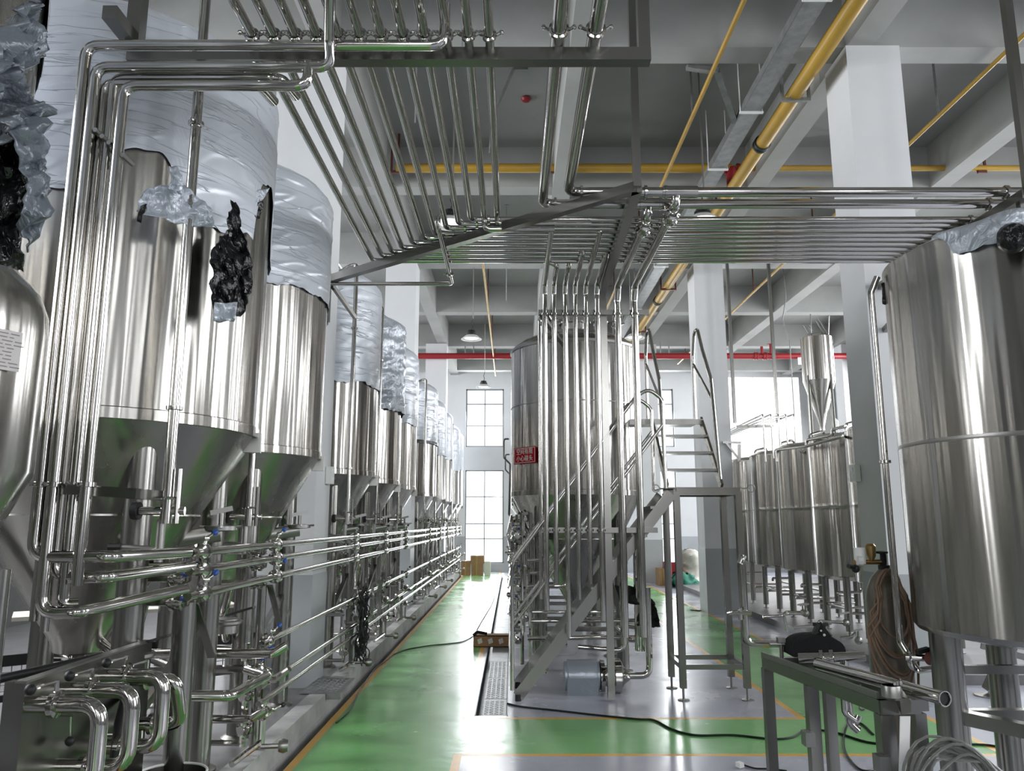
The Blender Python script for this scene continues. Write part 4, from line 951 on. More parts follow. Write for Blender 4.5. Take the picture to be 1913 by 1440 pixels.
# ================================================================ FLOW PLATE, lower left corner
fp0 = Vector((-1.98, 3.2, .12))
fl = thing('flow_plate', 'upright stainless flow plate with pipe bends in the lower left corner', 'flow plate', tuple(fp0))
FX = -1.80; fz1 = 1.06
MB().box(FX - .035, FX, 3.0, 4.02, .16, fz1).build('plate', 'tube', fl, smooth=False)
MB().box(FX - .04, FX + .004, 3.0, 4.02, fz1, fz1 + .008).build('edge', 'weld', fl, smooth=False)
for y in (3.02, 3.94): MB().box(FX - .09, FX - .04, y, y + .05, 0.0 if y < 3.2 else .16, fz1).build('post', 'tube', fl, smooth=False)
def swing(y, z, hz, dy=0, reach=.27, ang=0):
    """swing bend: leaves the plate, turns down, returns"""
    b = MB().tube([(FX + .1, y, z), (FX + reach, y, z), (FX + reach, y + dy, z - hz), (FX + .1, y + dy, z - hz)], .031, .075, 14)
    o = b.build('swing_bend', 'pipe', fl)
    for zz, yy in ((z, y), (z - hz, y + dy)):
        c = MB(); c.cyl((FX, yy, zz), (FX + .1, yy, zz), .031, n=14); c.lathe([(.033, -.014), (.048, -.01), (.048, .01), (.033, .014)], (FX + .1, yy, zz), (1, 0, 0), 16); c.build('port', 'pipe', fl)
    k = MB(); k.cyl((FX + .1, y, z + .03), (FX + .1, y, z + .085), .009, n=8); k.cyl((FX + .1, y, z + .08), (FX + .07, y - .10, z + .075), .006, n=6); k.build('wing_nut', 'pipe', fl)
    MB().ball((FX + .07, y - .115, z + .075), .02, 10).build('knob', 'rubber', fl)
z1 = P(150, 1318, x=FX + .15).z
for y in (3.03, 3.28, 3.56): swing(y, .98, .29, 0, .27)
swing(3.76, .93, .22, .10, .24)
for px, py in ((128, 1335), (160, 1278), (225, 1250), (215, 1372), (262, 1345)):
    q = P(px, py, x=FX + .05); k = MB().cyl((FX, q.y, q.z), (FX + .07, q.y, q.z), .008, n=8); k.cyl((FX + .06, q.y, q.z), (FX + .06, q.y + .01, q.z - .085), .005, n=6); k.build('sample_cock', 'pipe', fl)
    MB().ball((FX + .06, q.y + .01, q.z - .1), .019, 10).build('knob', 'rubber', fl)
hs = [P(-20, 1272, Y=3.4), P(60, 1255, Y=3.6), P(150, 1235, Y=3.75), P(198, 1224, Y=3.85), P(225, 1250, Y=3.85), P(238, 1285, Y=3.8), P(222, 1350, Y=3.6), P(212, 1425, Y=3.5), P(205, 1470, Y=3.5)]
tag(MB().tube(hs, .019, .05, 10).build('hose', 'rubber', None), 'thick black hose slung over the flow plate in the lower left corner', 'hose')
pt = P(312, 1440, Y=3.95)
bk = thing('bucket', 'open round steel drum with white rim at the lower left, under the pipe bends', 'drum', (pt.x, pt.y, .16))
MB().lathe([(.12, 0), (.15, .0), (.165, .29), (.16, .29), (.145, .01)], (pt.x, 4.0, .16), n=30, cap=False).build('wall', 'tube', bk); MB().lathe([(.001, .0), (.15, .0)], (pt.x, 4.0, .17), n=30).build('bottom', 'dark', bk); MB().ring((pt.x, 4.0, .45), (0, 0, 1), .163, .006, 30, 6).build('rim', 'white', bk)
# grating walkway and plank between the front tanks (seen between the legs)
gw = thing('walkway_grating', 'black framed wire grating seen between the legs of the huge fermenter', 'grating', (-3.2, 6.6, .5))
gp = [P(270, 1200, Y=6.4), P(360, 1170, Y=7.0)]
mb = MB().bar((-4.6, 5.4, .62), (-2.3, 7.3, .62), .03, .08).bar((-4.6, 5.4, .35), (-2.3, 7.3, .35), .03, .05); mb.build('frame', 'rubber', gw)
mb = MB()
for k in range(48):
    t = k / 47; a = Vector((-4.6, 5.4, .37)).lerp(Vector((-2.3, 7.3, .37)), t); mb.bar(a, a + Z * .22, .006, .006)
for k in range(5): mb.bar((-4.6, 5.4, .4 + k * .045), (-2.3, 7.3, .4 + k * .045), .006, .006)
o = mb.build('wire_mesh', 'galv', gw); o['kind'] = 'stuff'
tag(MB().obox((-3.3, 6.9, .9), (.7, .5, 0), (-.12, .2, 0), (0, 0, .015)).build('board', 'cardw', None, smooth=False), 'pale grey board lying behind the legs of the huge fermenter', 'board')
# ================================================================ CENTRE PIPE BANK in front of the centre tank
YP = BC2.y - .12
G_U = 'bank of upright pipes in front of the centre tank'
U = [(1018, 'first upright pipe from the left in the centre bank, running straight up', .024, P(1028, 418, z=PZ).y, PZ, 1140),
     (1035, 'second upright pipe of the centre bank, its top elbow turned left', .024, Yk[9], PZ, 1090),
     (1056, 'third upright pipe of the centre bank, its top elbow turned right', .024, Yk[9] + .05, PZ + .02, 1190),
     (1075, 'fourth upright pipe of the centre bank, rising to a high elbow turned left', .024, Yk[6] + .03, PZ, 1120),
     (1095, 'fifth upright pipe of the centre bank, reaching farthest toward the camera', .024, P(1130, 430, z=PZ).y, PZ, 1090),
     (1116, 'sixth upright pipe of the centre bank, hooked beside the post', .026, Yk[7], PZ + .03, 1160)]
for i, (px, lab, r_, yt, ztp, bpy_) in enumerate(U):
    q = P(px, 600, Y=YP); x = q.x; zl = P(px, bpy_, Y=YP).z; zbend = P(px, 548, Y=YP).z
    pts = [(x, YP, zl), (x, YP, zbend), (x, YP - .06, PZ - .06), (x, yt, PZ - .04 if i not in (0, 4) else PZ)]
    if i == 1: pts += [(x - .12, yt, PZ - .0)]
    if i == 2: pts = pts[:-1] + [(x, yt, PZ - .04), (x, yt, PZ + .06), (x + .35, yt, PZ + .06)]
    if i == 3: pts = pts[:-1] + [(x, yt, PZ - .04), (x, yt, PZ + .08), (x - .4, yt, PZ + .08)]
    if i == 4: pts += [(x - .95, yt - .02, PZ)]
    if i == 5: pts = pts[:-1] + [(x, yt, PZ - .03), (x, yt, PZ + .08), (x + .1, yt, PZ + .08)]
    zc_ = P(px, 587, Y=YP).z
    pipe('upright_pipe', lab, G_U, pts, r_, clamps=[((x, YP, zc_), (0, 0, 1)), ((x, YP, P(px, 990, Y=YP).z), (0, 0, 1))], n=12)
for i, (px, yt, lab) in enumerate(((1154, TH[0], 'thick upright pipe just right of the centre post, feeding the lower thick crossing pipe'), (1186, TH[1], 'rightmost thick upright pipe of the centre bank, feeding the upper thick crossing pipe'))):
    q = P(px, 600, Y=YP); x = q.x
    pts = [(x, YP, P(px, 1190, Y=YP).z), (x, YP, P(px, 562, Y=YP).z), (x, YP - .06, PZ - .08), (x, yt, PZ - .07), (x, yt, PZ + .03)]
    root_cl = [((x, yt + .15, PZ - .08), (0, 1, 0)), ((x, yt + .32, PZ - .08), (0, 1, 0)), ((x, YP, P(px, 587, Y=YP).z), (0, 0, 1))]
    pipe('upright_pipe', lab, G_U, pts, .034, clamps=root_cl, n=14)
    # conical reducer and tee
    c = Vector((x, yt + .02, PZ - .03)); tag(MB().lathe([(.036, 0), (.036, .04), (.055, .05), (.055, .07), (.05, .08), (.05, .16), (.06, .17), (.06, .19), (.038, .22)], (x, yt + .06, PZ - .09), (0, 1, 0), 18).cyl((x - .1, yt, PZ + .03), (x + .16, yt, PZ + .03), .047, n=16).build('inline_valve', 'pipe', None), 'in-line fitting joining the %s thick upright pipe to its crossing pipe' % ('left' if i == 0 else 'right'), 'fitting')
# short capped pipe with clamps at the left of the bank
q = P(1008, 600, Y=YP + .35); tag(MB().tube([(q.x, q.y, .9), (q.x, q.y, 3.72), (q.x + .06, q.y, 3.82), (q.x + .12, q.y + .1, 3.75)], .022, .05, 10).build('upright_pipe', 'pipe', None), 'short upright pipe with a hooked end, outermost left on the centre tank', 'pipe', G_U)
# pump, piping and valves at the foot of the centre tank
pm = thing('pump', 'centrifugal pump wrapped in grey film on the floor under the centre tank', 'pump', (1.0, 7.95, 0))
pc = P(1096, 1262, Y=7.95)
MB().cyl((pc.x - .22, 7.95, pc.z), (pc.x + .12, 7.95, pc.z), .135, n=24).lathe([(.12, 0), (.155, .012), (.15, .1), (.158, .2), (.15, .29), (.12, .30)], (pc.x - .2, 7.95, pc.z), (1, 0, 0), 20).obox((pc.x - .05, 7.83, pc.z - .09), (.15, 0, 0), (0, .03, .0), (0, -.03, .10)).build('motor', 'motor', pm)
MB().lathe([(.09, 0), (.15, .01), (.15, .05), (.10, .06), (.10, .14), (.16, .15), (.16, .21), (.09, .24), (.04, .3)], (pc.x + .12, 7.95, pc.z), (1, 0, 0), 26).build('pump_head', 'pipe', pm)
for dx in (-.15, .08): MB().box(pc.x + dx - .02, pc.x + dx + .02, 7.83, 8.07, 0, pc.z - .12).build('foot', 'tube', pm, smooth=False)
MB().tube([(pc.x + .3, 7.95, pc.z), (pc.x + .62, 7.95, pc.z), (pc.x + .62, 7.95, 1.0)], .033, .09, 12).build('suction_pipe', 'pipe', pm)
G_P = 'floor-level pipes and valves around the centre tank'
for pts, r_, lab in (([(1.32, 8.25, .35), (1.32, 8.2, 1.55)], .06, 'thick bright upright tube at the right foot of the centre tank'),
                     ([(1.12, 8.0, .45), (1.12, 8.0, 1.25)], .04, 'polished upright tube beside the pump'),
                     ([P(1080, 1208, Y=8.4), P(1165, 1215, Y=8.4), P(1165, 1160, Y=8.4)], .026, 'level pipe with elbow left of the pump outlet'),
                     ([P(1150, 1170, Y=8.3), P(1175, 1195, Y=8.3), P(1208, 1192, Y=8.2), P(1200, 1172, Y=8.5), P(1170, 1168, Y=8.6)], .03, 'U-shaped bend pipe sticking out right of the centre tank foot'),
                     ([P(985, 1192, Y=8.2), P(1030, 1192, Y=8.2), P(1120, 1190, Y=8.4)], .024, 'level pipe left of the pump, near the drain'),
                     ([P(993, 1143, Y=8.3), P(1060, 1143, Y=8.5), P(1150, 1142, Y=8.5)], .02, 'thin level pipe under the cone of the centre tank'),
                     ([P(985, 1095, Y=8.3), P(1052, 1094, Y=8.3), P(1062, 1085, Y=8.4)], .018, 'thin level pipe with upturned end under the centre cone'),
                     ([P(990, 1070, Y=8.3), P(1034, 1070, Y=8.3), P(1042, 1060, Y=8.3)], .018, 'thin short level pipe above the others under the centre cone'),
                     ([P(985, 1047, Y=8.3), P(1024, 1045, Y=8.3), P(1032, 1038, Y=8.3)], .018, 'topmost thin level pipe beside the centre cone'),
                     ([(.2, 8.4, .45), (1.3, 8.45, .45)], .022, 'level pipe between the front legs of the centre tank'),
                     ([(.2, 8.4, .62), (1.3, 8.45, .62)], .022, 'upper level pipe between the front legs of the centre tank')):
    pipe('floor_pipe', lab, G_P, pts, r_, n=12)
# valve trees along the drain side of the centre tanks
rnd = random.Random(11)
for i, (yc, who) in enumerate(((8.9, 'nearest'), (11.2, 'second'), (13.4, 'third'), (16.2, 'fourth'), (19.0, 'farthest'))):
    r2 = thing('valve_tree', '%s dense stack of small valves beside the covered drain at the centre tanks' % who, 'valve manifold', (.1, yc, 0), 'valve stacks beside the covered drain')
    xs = P(975, 1000, Y=yc).x if i == 0 else .07
    for q in range(3): MB().cyl((xs + q * .1, yc + q * .2, .1), (xs + q * .1, yc + q * .2, 1.75), .02, n=8).build('riser', 'pipe', r2)
    for j in range(15 if i < 3 else 9):
        z = .35 + j * .095 if i < 3 else .35 + j * .16; q = j % 3
        valve(r2, (xs - .05 - .05 * (j % 2) + q * .05, yc + q * .2, z), (1, 0, 0) if j % 2 else (0, 1, .2), .02, (rnd.uniform(-1, .2), rnd.uniform(-1, 1), rnd.uniform(0, 1)), 'rubber' if j % 4 else 'blue', .08)
    for z in (.4, .75, 1.1, 1.45): MB().cyl((xs - .12, yc - .2, z), (xs - .1, yc + 1.9, z), .016, n=8).build('header', 'pipe', r2)
# manways on the aisle side of the rear centre tanks
for i, yc in enumerate((12.3, 15.2)):
    c = Vector((.0, yc, 1.45)); m_ = thing('manway', '%s oval manway door standing out toward the aisle from the centre row' % ('nearer' if i == 0 else 'farther'), 'manway', tuple(c), 'manway doors of the centre row')
    MB().lathe([(.28, 0), (.28, .14), (.31, .14), (.31, .17), (.001, .24)], c + Vector((.15, 0, 0)), (-1, 0, .0), 28).build('door', 'tank', m_)
    MB().cyl(c + Vector((-.02, -.3, 0)), c + Vector((-.02, .3, 0)), .018, n=8).build('clamp_bar', 'weld', m_)
    u = P(937, 772, Y=yc + .0); MB().tube([c + Vector((-.05, 0, 1.5)), c + Vector((-.13, 0, 1.5)), c + Vector((-.13, 0, 1.2)), c + Vector((-.03, 0, 1.1)), c + Vector((-.05, 0, .3))], .014, .04, 8).build('level_tube', 'weld', m_)
# black jacket hung on the pipe
jc = P(1190, 1100, Y=8.35)
J = rag_sheet('black_jacket', 'black jacket hung over the pipes right of the centre tank', [P(1148, 1093, Y=8.25), P(1158, 1122, Y=8.2), P(1160, 1125, Y=8.2)], [P(1196, 1096, Y=8.25), P(1215, 1120, Y=8.2), P(1222, 1135, Y=8.2)], 'cloth', .02, 3, 16, 'jacket', .05)
tag(rag_sheet('jacket_sleeve', 'black jacket body hanging down beside the ladder, its hem split in two', [P(1190, 1098, Y=8.2), P(1196, 1140, Y=8.15), P(1189, 1168, Y=8.15)], [P(1212, 1110, Y=8.2), P(1228, 1140, Y=8.15), P(1236, 1172, Y=8.15)], 'cloth', .03, 8, 18, 'jacket', .06), None)
# ================================================================ PLATFORM AND STAIRS
st_ = thing('work_platform', 'tall stainless work platform on four square legs with adjustable feet', 'platform', (1.9, 7.8, 0))
PX = [P(1277, 1300, Y=7.62).x, P(1397, 1300, Y=7.62).x]; PYs = [7.62, 8.16]; PT = P(1320, 918, Y=7.6).z
for x in PX:
    for y in PYs:
        lg = MB().box(x - .03, x + .03, y - .03, y + .03, .11, PT).build('leg', 'tube', st_, smooth=False)
        MB().cyl((x, y, .01), (x, y, .12), .012, n=8).lathe([(.055, 0), (.055, .008), (.02, .015)], (x, y, 0), n=18).build('foot', 'weld', lg)
e = .03
for a, b in (((PX[0], PYs[0]), (PX[1], PYs[0])), ((PX[0], PYs[1]), (PX[1], PYs[1])), ((PX[0], PYs[0]), (PX[0], PYs[1])), ((PX[1], PYs[0]), (PX[1], PYs[1]))):
    MB().bar((a[0], a[1], .3), (b[0], b[1], .3), .04, .045).build('rail', 'tube', st_); MB().bar((a[0], a[1], PT - .0), (b[0], b[1], PT - .0), .05, .07).build('rail', 'tube', st_)
MB().box(PX[0] - .1, PX[1] + .03, PYs[0] - .03, PYs[1] + .03, PT + .03, PT + .042).build('deck', 'tube', st_, smooth=False)
for y in (7.62,):
    for x, s in ((PX[0] - .1, -1), (PX[1] + .03, 1)):
        MB().ring((x + s * .1, y - .02, PT + .03), (0, 1, 0), .035, .006, 16, 6).cyl((x, y - .02, PT + .03), (x + s * .07, y - .02, PT + .03), .006, n=6).build('chain_ring', 'weld', st_)
sr_ = thing('stairs', 'steep stainless stair with handrails climbing from the floor to the work platform', 'stairs', (.6, 7.8, 0))
xb = P(968, 1310, Y=7.6).x; xt = PX[0] - .05
for y in (7.60, 8.16):
    MB().bar((xb, y, .04), (xt, y, PT - .02), .105, .03, (0, 1, 0)).build('stringer', 'tube', sr_)
    MB().cyl((xb - .0, y, 0), (xb, y, .06), .03, n=8).build('foot', 'rubber', sr_)
NS = 7
for k in range(1, NS + 1):
    t = k / (NS + .6); x = xb + (xt - xb) * t; z = PT * t
    MB().box(x - .09, x + .07, 7.61, 8.15, z - .012, z + .012).box(x + .06, x + .07, 7.61, 8.15, z - .03, z).build('tread', 'tube', sr_, smooth=False)
slope = (PT) / (xt - xb)
for y, dx, dz in ((7.57, 0, 0), (8.19, 0, 0)):
    x0 = P(957, 1290, Y=7.57).x; zz1 = P(957, 1052, Y=7.57).z; xt2 = P(1243, 900, Y=7.57).x; ztop = P(1215, 735, Y=7.57).z
    xl = P(1188, 742, Y=7.57).x
    MB().tube([(x0, y, .1), (x0, y, zz1), (xl, y, ztop - .03), (xl + .13, y, ztop + .05), (xt2, y, ztop - .06), (xt2, y, PT + .03)], .019, .10, 12).build('handrail', 'pipe', sr_)
    za_ = P(957, 1170, Y=7.57).z; MB().tube([(x0, y, za_), (xt2, y, P(1243, 792, Y=7.57).z)], .017, 0, 10).build('mid_rail', 'pipe', sr_)
# upper step ladder on the platform
ul = thing('step_ladder', 'short stainless step ladder with looped rails standing on the work platform', 'ladder', (1.8, 7.8, PT))
LA = P(1348, 905, Y=7.75); LB = P(1306, 784, Y=8.48); lx0 = P(1246, 905, Y=7.75).x; lx1 = LA.x
for x in (lx0, lx1):
    MB().bar((x, 7.75, PT + .05), (x, 8.48, LB.z), .085, .025, (1, 0, 0)).build('stringer', 'tube', ul)
for k, py in enumerate((878, 846, 815)):
    t = (905 - py) / (905 - 784); y = 7.75 + .73 * t; z = P(1300, py, Y=y).z
    MB().box(lx0, lx1, y - .09, y + .09, z - .015, z + .01).build('tread', 'tube', ul, smooth=False)
MB().box(lx0 - .25, lx1 + .01, 8.42, 9.0, LB.z - .02, LB.z).build('top_plate', 'tube', ul, smooth=False)
MB().box(lx0 - .25, lx1 + .01, 8.41, 8.43, LB.z - .06, LB.z).build('top_edge', 'weld', ul, smooth=False)
for x in (lx0, lx1):
    zt_ = P(1310, 618, Y=8.55).z; zm = P(1335, 700, Y=8.05).z
    MB().tube([(x, 7.78, PT + .1), (x, 7.98, zm - .05), (x + .0, 8.28, zt_ - .28), (x, 8.46, zt_), (x, 8.62, zt_), (x, 8.72, zt_ - .25), (x, 8.72, LB.z)], .019, .1, 12).build('rail', 'pipe', ul)
    MB().tube([(x, 8.0, zm - .25), (x, 8.72, zt_ - .35)], .014, 0, 8).build('mid_rail', 'pipe', ul)
# pipe fixed on the platform's right front leg
lx = PX[1]
pipe('service_pipe', 'pipe clamped to the right front platform leg, elbowing off toward the frame stand', None, [(lx - .01, 7.54, 1.25), (lx - .01, 7.54, P(1390, 1202, Y=7.54).z), (P(1455, 1202, Y=7.5).x + .25, 7.5, P(1440, 1204, Y=7.5).z)], .032, n=12)
cv = P(1383, 1145, Y=7.5); vv = thing('service_valve', 'small valve with spread handles clamped on the right front leg of the platform', 'valve', tuple(cv))
MB().cyl(cv - Vector((.1, 0, 0)), cv + Vector((.1, 0, 0)), .022, n=10).cyl(cv - Vector((0, 0, .06)), cv + Vector((0, 0, .05)), .02, n=10).build('body', 'pipe', vv); MB().bar(cv + Vector((-.13, -.03, .0)), cv + Vector((-.02, -.03, .03)), .03, .01).build('handle', 'pipe', vv)
cv = P(1386, 1045, Y=7.57); vv = thing('service_valve', 'small bright valve on the upper half of the platform leg', 'valve', tuple(cv)); MB().cyl(cv - Vector((.02, 0, .04)), cv + Vector((.02, 0, .04)), .03, n=10).ring(cv, (1, 0, 0), .04, .008, 14, 6).build('body', 'pipe', vv)
# ================================================================ TABLE FRAME, lower right
tf = thing('frame_stand', 'worn stainless frame stand without a top in the right foreground, pipes lying on it', 'frame', (1.65, 4.3, 0))
TZ = .84
F0 = P(1432, 1228, z=TZ); F1 = P(1650, 1308, z=TZ); 
w_ = .17
MB().bar((F0.x, F0.y, TZ - .03), (F1.x, F1.y, TZ - .03), .05, .06).build('top_rail', 'tube', tf)
MB().bar((F0.x + .2, F0.y + .02, TZ - .03), (F1.x + w_ + .03, F1.y + .03, TZ - .03), .05, .05).build('top_rail', 'tube', tf)
MB().bar((F1.x - .02, F1.y, TZ - .03), (F1.x + w_, F1.y + .03, TZ - .03), .05, .06).build('top_rail', 'tube', tf); MB().bar((F0.x - .02, F0.y, TZ - .03), (F0.x + .22, F0.y + .02, TZ - .03), .05, .06).build('top_rail', 'tube', tf)
MB().bar((F0.x - .02, F0.y + .02, TZ + .01), (F1.x - .01, F1.y + .03, TZ + .01), .012, .04).build('angle_edge', 'weld', tf)
md = F0.lerp(F1, .44)
for c, w2 in ((F0, .028), (md, .03), (F1, .034), (Vector((F1.x + w_, F1.y + .03, 0)), .026), (Vector((md.x + .10, md.y + .02, 0)), .026)):
    lg = MB().box(c.x - w2, c.x + w2, c.y - w2, c.y + w2, 0.03, TZ - .06).build('leg', 'tube', tf, smooth=False); MB().cyl((c.x, c.y, 0), (c.x, c.y, .04), .025, n=10).build('foot', 'rubber', lg)
for c, zs in ((md, (.52, .22)), (F1, (.58, .32))):
    for z in zs: MB().box(c.x - .07, c.x - .02, c.y - .07, c.y + .0, z - .035, z + .035).build('clip_box', 'weld', tf, smooth=False)
# pipes on the frame
def on(px, py, z): return P(px, py, z=z)
lp_ = [on(1528, 1240, TZ + .05), on(1765, 1305, TZ + .05)]
mb = MB().tube([lp_[0], lp_[1]], .03, 0, 16, cap=False).ring(lp_[1], lp_[1] - lp_[0], .031, .004, 18, 6)
mb.m = 1; mb.cyl(lp_[1] - (lp_[1] - lp_[0]).normalized() * .02, lp_[1] - (lp_[1] - lp_[0]).normalized() * .005, .0285, n=16)  # dark disc added inside the open end for the shade in the bore
tag(mb.build('loose_pipe', ['pipe', 'rubber'], None), 'long loose open-ended pipe lying lengthwise on the frame stand', 'pipe')
a_, b_ = on(1492, 1229, TZ + .06), on(1617, 1226, TZ + .09)
cp_ = thing('cross_pipe', 'short polished pipe with two clamps lying across the far end of the frame stand', 'pipe', tuple(a_))
MB().tube([a_, b_], .026, 0, 14).build('tube', 'pipe', cp_)
for t in (.35, .5): clamp_ring(MB(), a_.lerp(b_, t), b_ - a_, .026).build('clamp', 'pipe', cp_)
MB().tube([a_.lerp(b_, .68), a_.lerp(b_, .68) - Z * .12, a_.lerp(b_, .7) - Z * .34, a_.lerp(b_, .82) - Z * .38], .022, .06, 10).build('drop_bend', 'pipe', cp_)
d_ = on(1577, 1320, .5); 
# U-shaped elbow hanging under the rail
e0 = P(1576, 1300, Y=4.35); tag(MB().tube([e0 + Z * .02, e0 - Z * .085, e0 + Vector((.06, 0, -.13)), e0 + Vector((.075, 0, -.10))], .018, .04, 10).build('hanging_bend', 'pipe', None), 'small pipe bend hanging under the frame stand over the green floor', 'pipe')
rc = P(1610, 1315, Y=3.95); tag(MB().cyl(rc + Z * .09, rc, .004, n=6).ring(rc - Z * .015, (0, 1, .2), .014, .004, 14, 6).build('split_ring', 'weld', None), 'small ring on a pin dangling from the frame stand rail', 'ring')
# valve and black hood on the far end
vv = thing('service_valve', 'small valve with a square cap on the far end of the frame stand', 'valve', (1.6, 4.9, TZ)); c = P(1459, 1200, Y=4.88)
MB().cyl((c.x, c.y, TZ - .04), c, .012, n=8).box(c.x - .022, c.x + .022, c.y - .02, c.y + .02, c.z, c.z + .03).cyl(c - Vector((.07, 0, .01)), c + Vector((.02, 0, -.01)), .012, n=8).build('body', 'weld', vv)
hd = thing('black_hood', 'black curved welding hood with bracket lying on the frame stand', 'hood', (1.7, 4.75, TZ)); Yh = 4.78
h0, h1 = P(1474, 1215, Y=Yh), P(1570, 1212, Y=Yh); W2 = (h1.x - h0.x) / 2; hc = (h0 + h1) / 2
vs = []; n_ = 20
for j in range(7):
    for i in range(n_ + 1):
        a = math.pi * i / n_; s = math.sin(a) ** .55
        t = j / 6; vs.append((hc.x - math.cos(a) * W2 * (1 - .05 * t), Yh - .08 + .2 * t, TZ + .03 + s * (.13 - .03 * abs(t - .5))))
fs = [(j * (n_ + 1) + i, j * (n_ + 1) + i + 1, (j + 1) * (n_ + 1) + i + 1, (j + 1) * (n_ + 1) + i) for j in range(6) for i in range(n_)]
nb = len(vs); fs += [tuple(range(n_ + 1)), tuple(6 * (n_ + 1) + i for i in range(n_, -1, -1))]
MB().add(vs, fs).build('shell', 'cloth', hd)
MB().bar(P(1528, 1165, Y=Yh) , P(1548, 1192, Y=Yh - .03), .03, .05).bar(P(1520, 1166, Y=Yh), P(1545, 1166, Y=Yh), .03, .02).bar(P(1520, 1185, Y=Yh - .02), P(1528, 1165, Y=Yh - .02), .03, .02).build('bracket', 'rubber', hd)
MB().cyl(P(1540, 1186, Y=Yh - .07), P(1540, 1186, Y=Yh - .05), .008, n=8).cyl(P(1534, 1178, Y=Yh - .07), P(1534, 1178, Y=Yh - .05), .006, n=8).build('rivet', 'weld', hd)
# steel collar and white strip on the near corner
cc_ = P(1665, 1288, Y=3.66); sl = thing('tape_roll', 'bright steel collar on the near frame stand corner with a white strip hanging down', 'collar', tuple(cc_))
MB().lathe([(.0400, 0), (.0425, .0), (.0425, .045), (.0400, .05)], cc_ - Z * .03, n=26, cap=False).lathe([(.001, .048), (.041, .048)], cc_ - Z * .03, n=24).build('collar', 'weld', sl)
tip = P(1702, 1310, Y=3.62)
mb = MB().add([cc_ + Vector((.035, 0, .02)), cc_ + Vector((.035, 0, -.05)), P(1684, 1335, Y=3.64), P(1702, 1330, Y=3.62), tip, cc_ + Vector((.036, .05, .018)), cc_ + Vector((.036, .05, -.05)), P(1684, 1335, Y=3.72), P(1702, 1330, Y=3.7), P(1702, 1310, Y=3.7)], [(0, 1, 2, 3, 4), (9, 8, 7, 6, 5), (0, 5, 6, 1), (1, 6, 7, 2), (2, 7, 8, 3), (3, 8, 9, 4), (4, 9, 5, 0)])
mb.build('wedge', 'pipe', sl)
a, b = P(1682, 1338, Y=3.62), P(1679, 1500, Y=3.62); c, d = P(1701, 1338, Y=3.62), P(1697, 1500, Y=3.62)
MB().add([a, b, d, c] + [v + Vector((0, .006, 0)) for v in (a, b, d, c)], [(0, 1, 2, 3), (7, 6, 5, 4), (0, 4, 5, 1), (3, 2, 6, 7), (0, 3, 7, 4), (1, 5, 6, 2)]).build('strip', 'white', sl, smooth=False)
wn_ = P(1677, 1280, Y=3.64); tag(MB().cyl(wn_, wn_ + Z * .02, .01, n=8).bar(wn_ + Vector((-.02, 0, .005)), wn_ + Vector((.02, 0, .012)), .008, .012).cyl(wn_ + Vector((.012, 0, .01)), wn_ + Vector((.014, 0, .03)), .003, n=6).build('wing_nut', 'pipe', None), 'small wing nut clamp on top of the steel collar of the frame stand', 'nut')
# ================================================================ GAS CYLINDER
gy = 5.05; gx = P(1659, 1150, Y=gy).x; gc = thing('gas_cylinder', 'dirty brown gas cylinder with gauges and a coiled hose, standing before the white column', 'gas cylinder', (gx, gy, 0))
zsh = P(1659, 1122, Y=gy).z; ztp = P(1655, 1090, Y=gy).z; gr = .122
MB().lathe([(gr * .9, 0), (gr, .04), (gr, zsh), (gr * .93, zsh + .07), (gr * .7, zsh + .14), (gr * .36, zsh + .185), (.03, zsh + .2)], (gx, gy, 0), n=40).build('body', 'cyl', gc)
MB().lathe([(.036, 0), (.036, .03), (.02, .035), (.02, .1)], (gx - .0, gy, zsh + .19), n=16).lathe([(.015, 0), (.04, .004), (.04, .016), (.015, .02)], (gx - .01, gy, zsh + .29), n=10).build('valve', 'rubber', gc)
rg = thing('regulator', 'brass pressure regulator with two gauges mounted on the gas cylinder valve', 'regulator', (gx - .14, gy - .03, zsh + .2))
MB().cyl((gx - .02, gy, zsh + .24), (gx - .2, gy - .02, zsh + .24), .016, n=10).build('stem', 'brass', rg)
MB().cyl((gx - .19, gy - .05, zsh + .25), (gx - .16, gy - .05, zsh + .25 + .0), .03, n=8).lathe([(.035, 0), (.036, .1), (.001, .1)], (gx - .16, gy - .02, zsh + .23), (0, 0, 1), 14).build('gauge', 'white', rg)
MB().lathe([(.012, 0), (.028, .03), (.032, .09), (.02, .105), (.001, .107)], (gx - .085, gy - .02, zsh + .25), (0, 0, 1), 14).build('flow_tube', 'brass', rg)
MB().ball((gx - .2, gy - .04, zsh + .2), .026).cyl((gx - .2, gy - .04, zsh + .2), (gx - .26, gy - .08, zsh + .22), .014, n=8).build('knob', 'rubber', rg)
hose = []
rnd = random.Random(8)
mb = MB()
for k in range(7):
    dy = -.02 - .012 * k; sag = .42 + .06 * k + rnd.uniform(-.03, .03); wv = .092 + .006 * k
    pts = []
    for q in range(25):
        a = q / 24 * 2 * math.pi; xx = math.sin(a) * wv * (1.15 if math.cos(a) < 0 else .8) ; zz_ = zsh + .20 - (1 - math.cos(a)) / 2 * sag
        yy = gy - math.sqrt(max(0, (gr + .02) ** 2 - min(abs(xx), gr + .01) ** 2)) + (.0 if zz_ < zsh + .05 else .06) + dy * .4 - .006
        pts.append((gx - .02 + xx - (k % 3) * .008, yy, zz_))
    mb.tube(pts, .0075, 0, 6)
hz = mb.build('coiled_hose', 'hose', None); tag(hz, 'old brown hose in loose loops hung over the shoulder of the gas cylinder', 'hose')
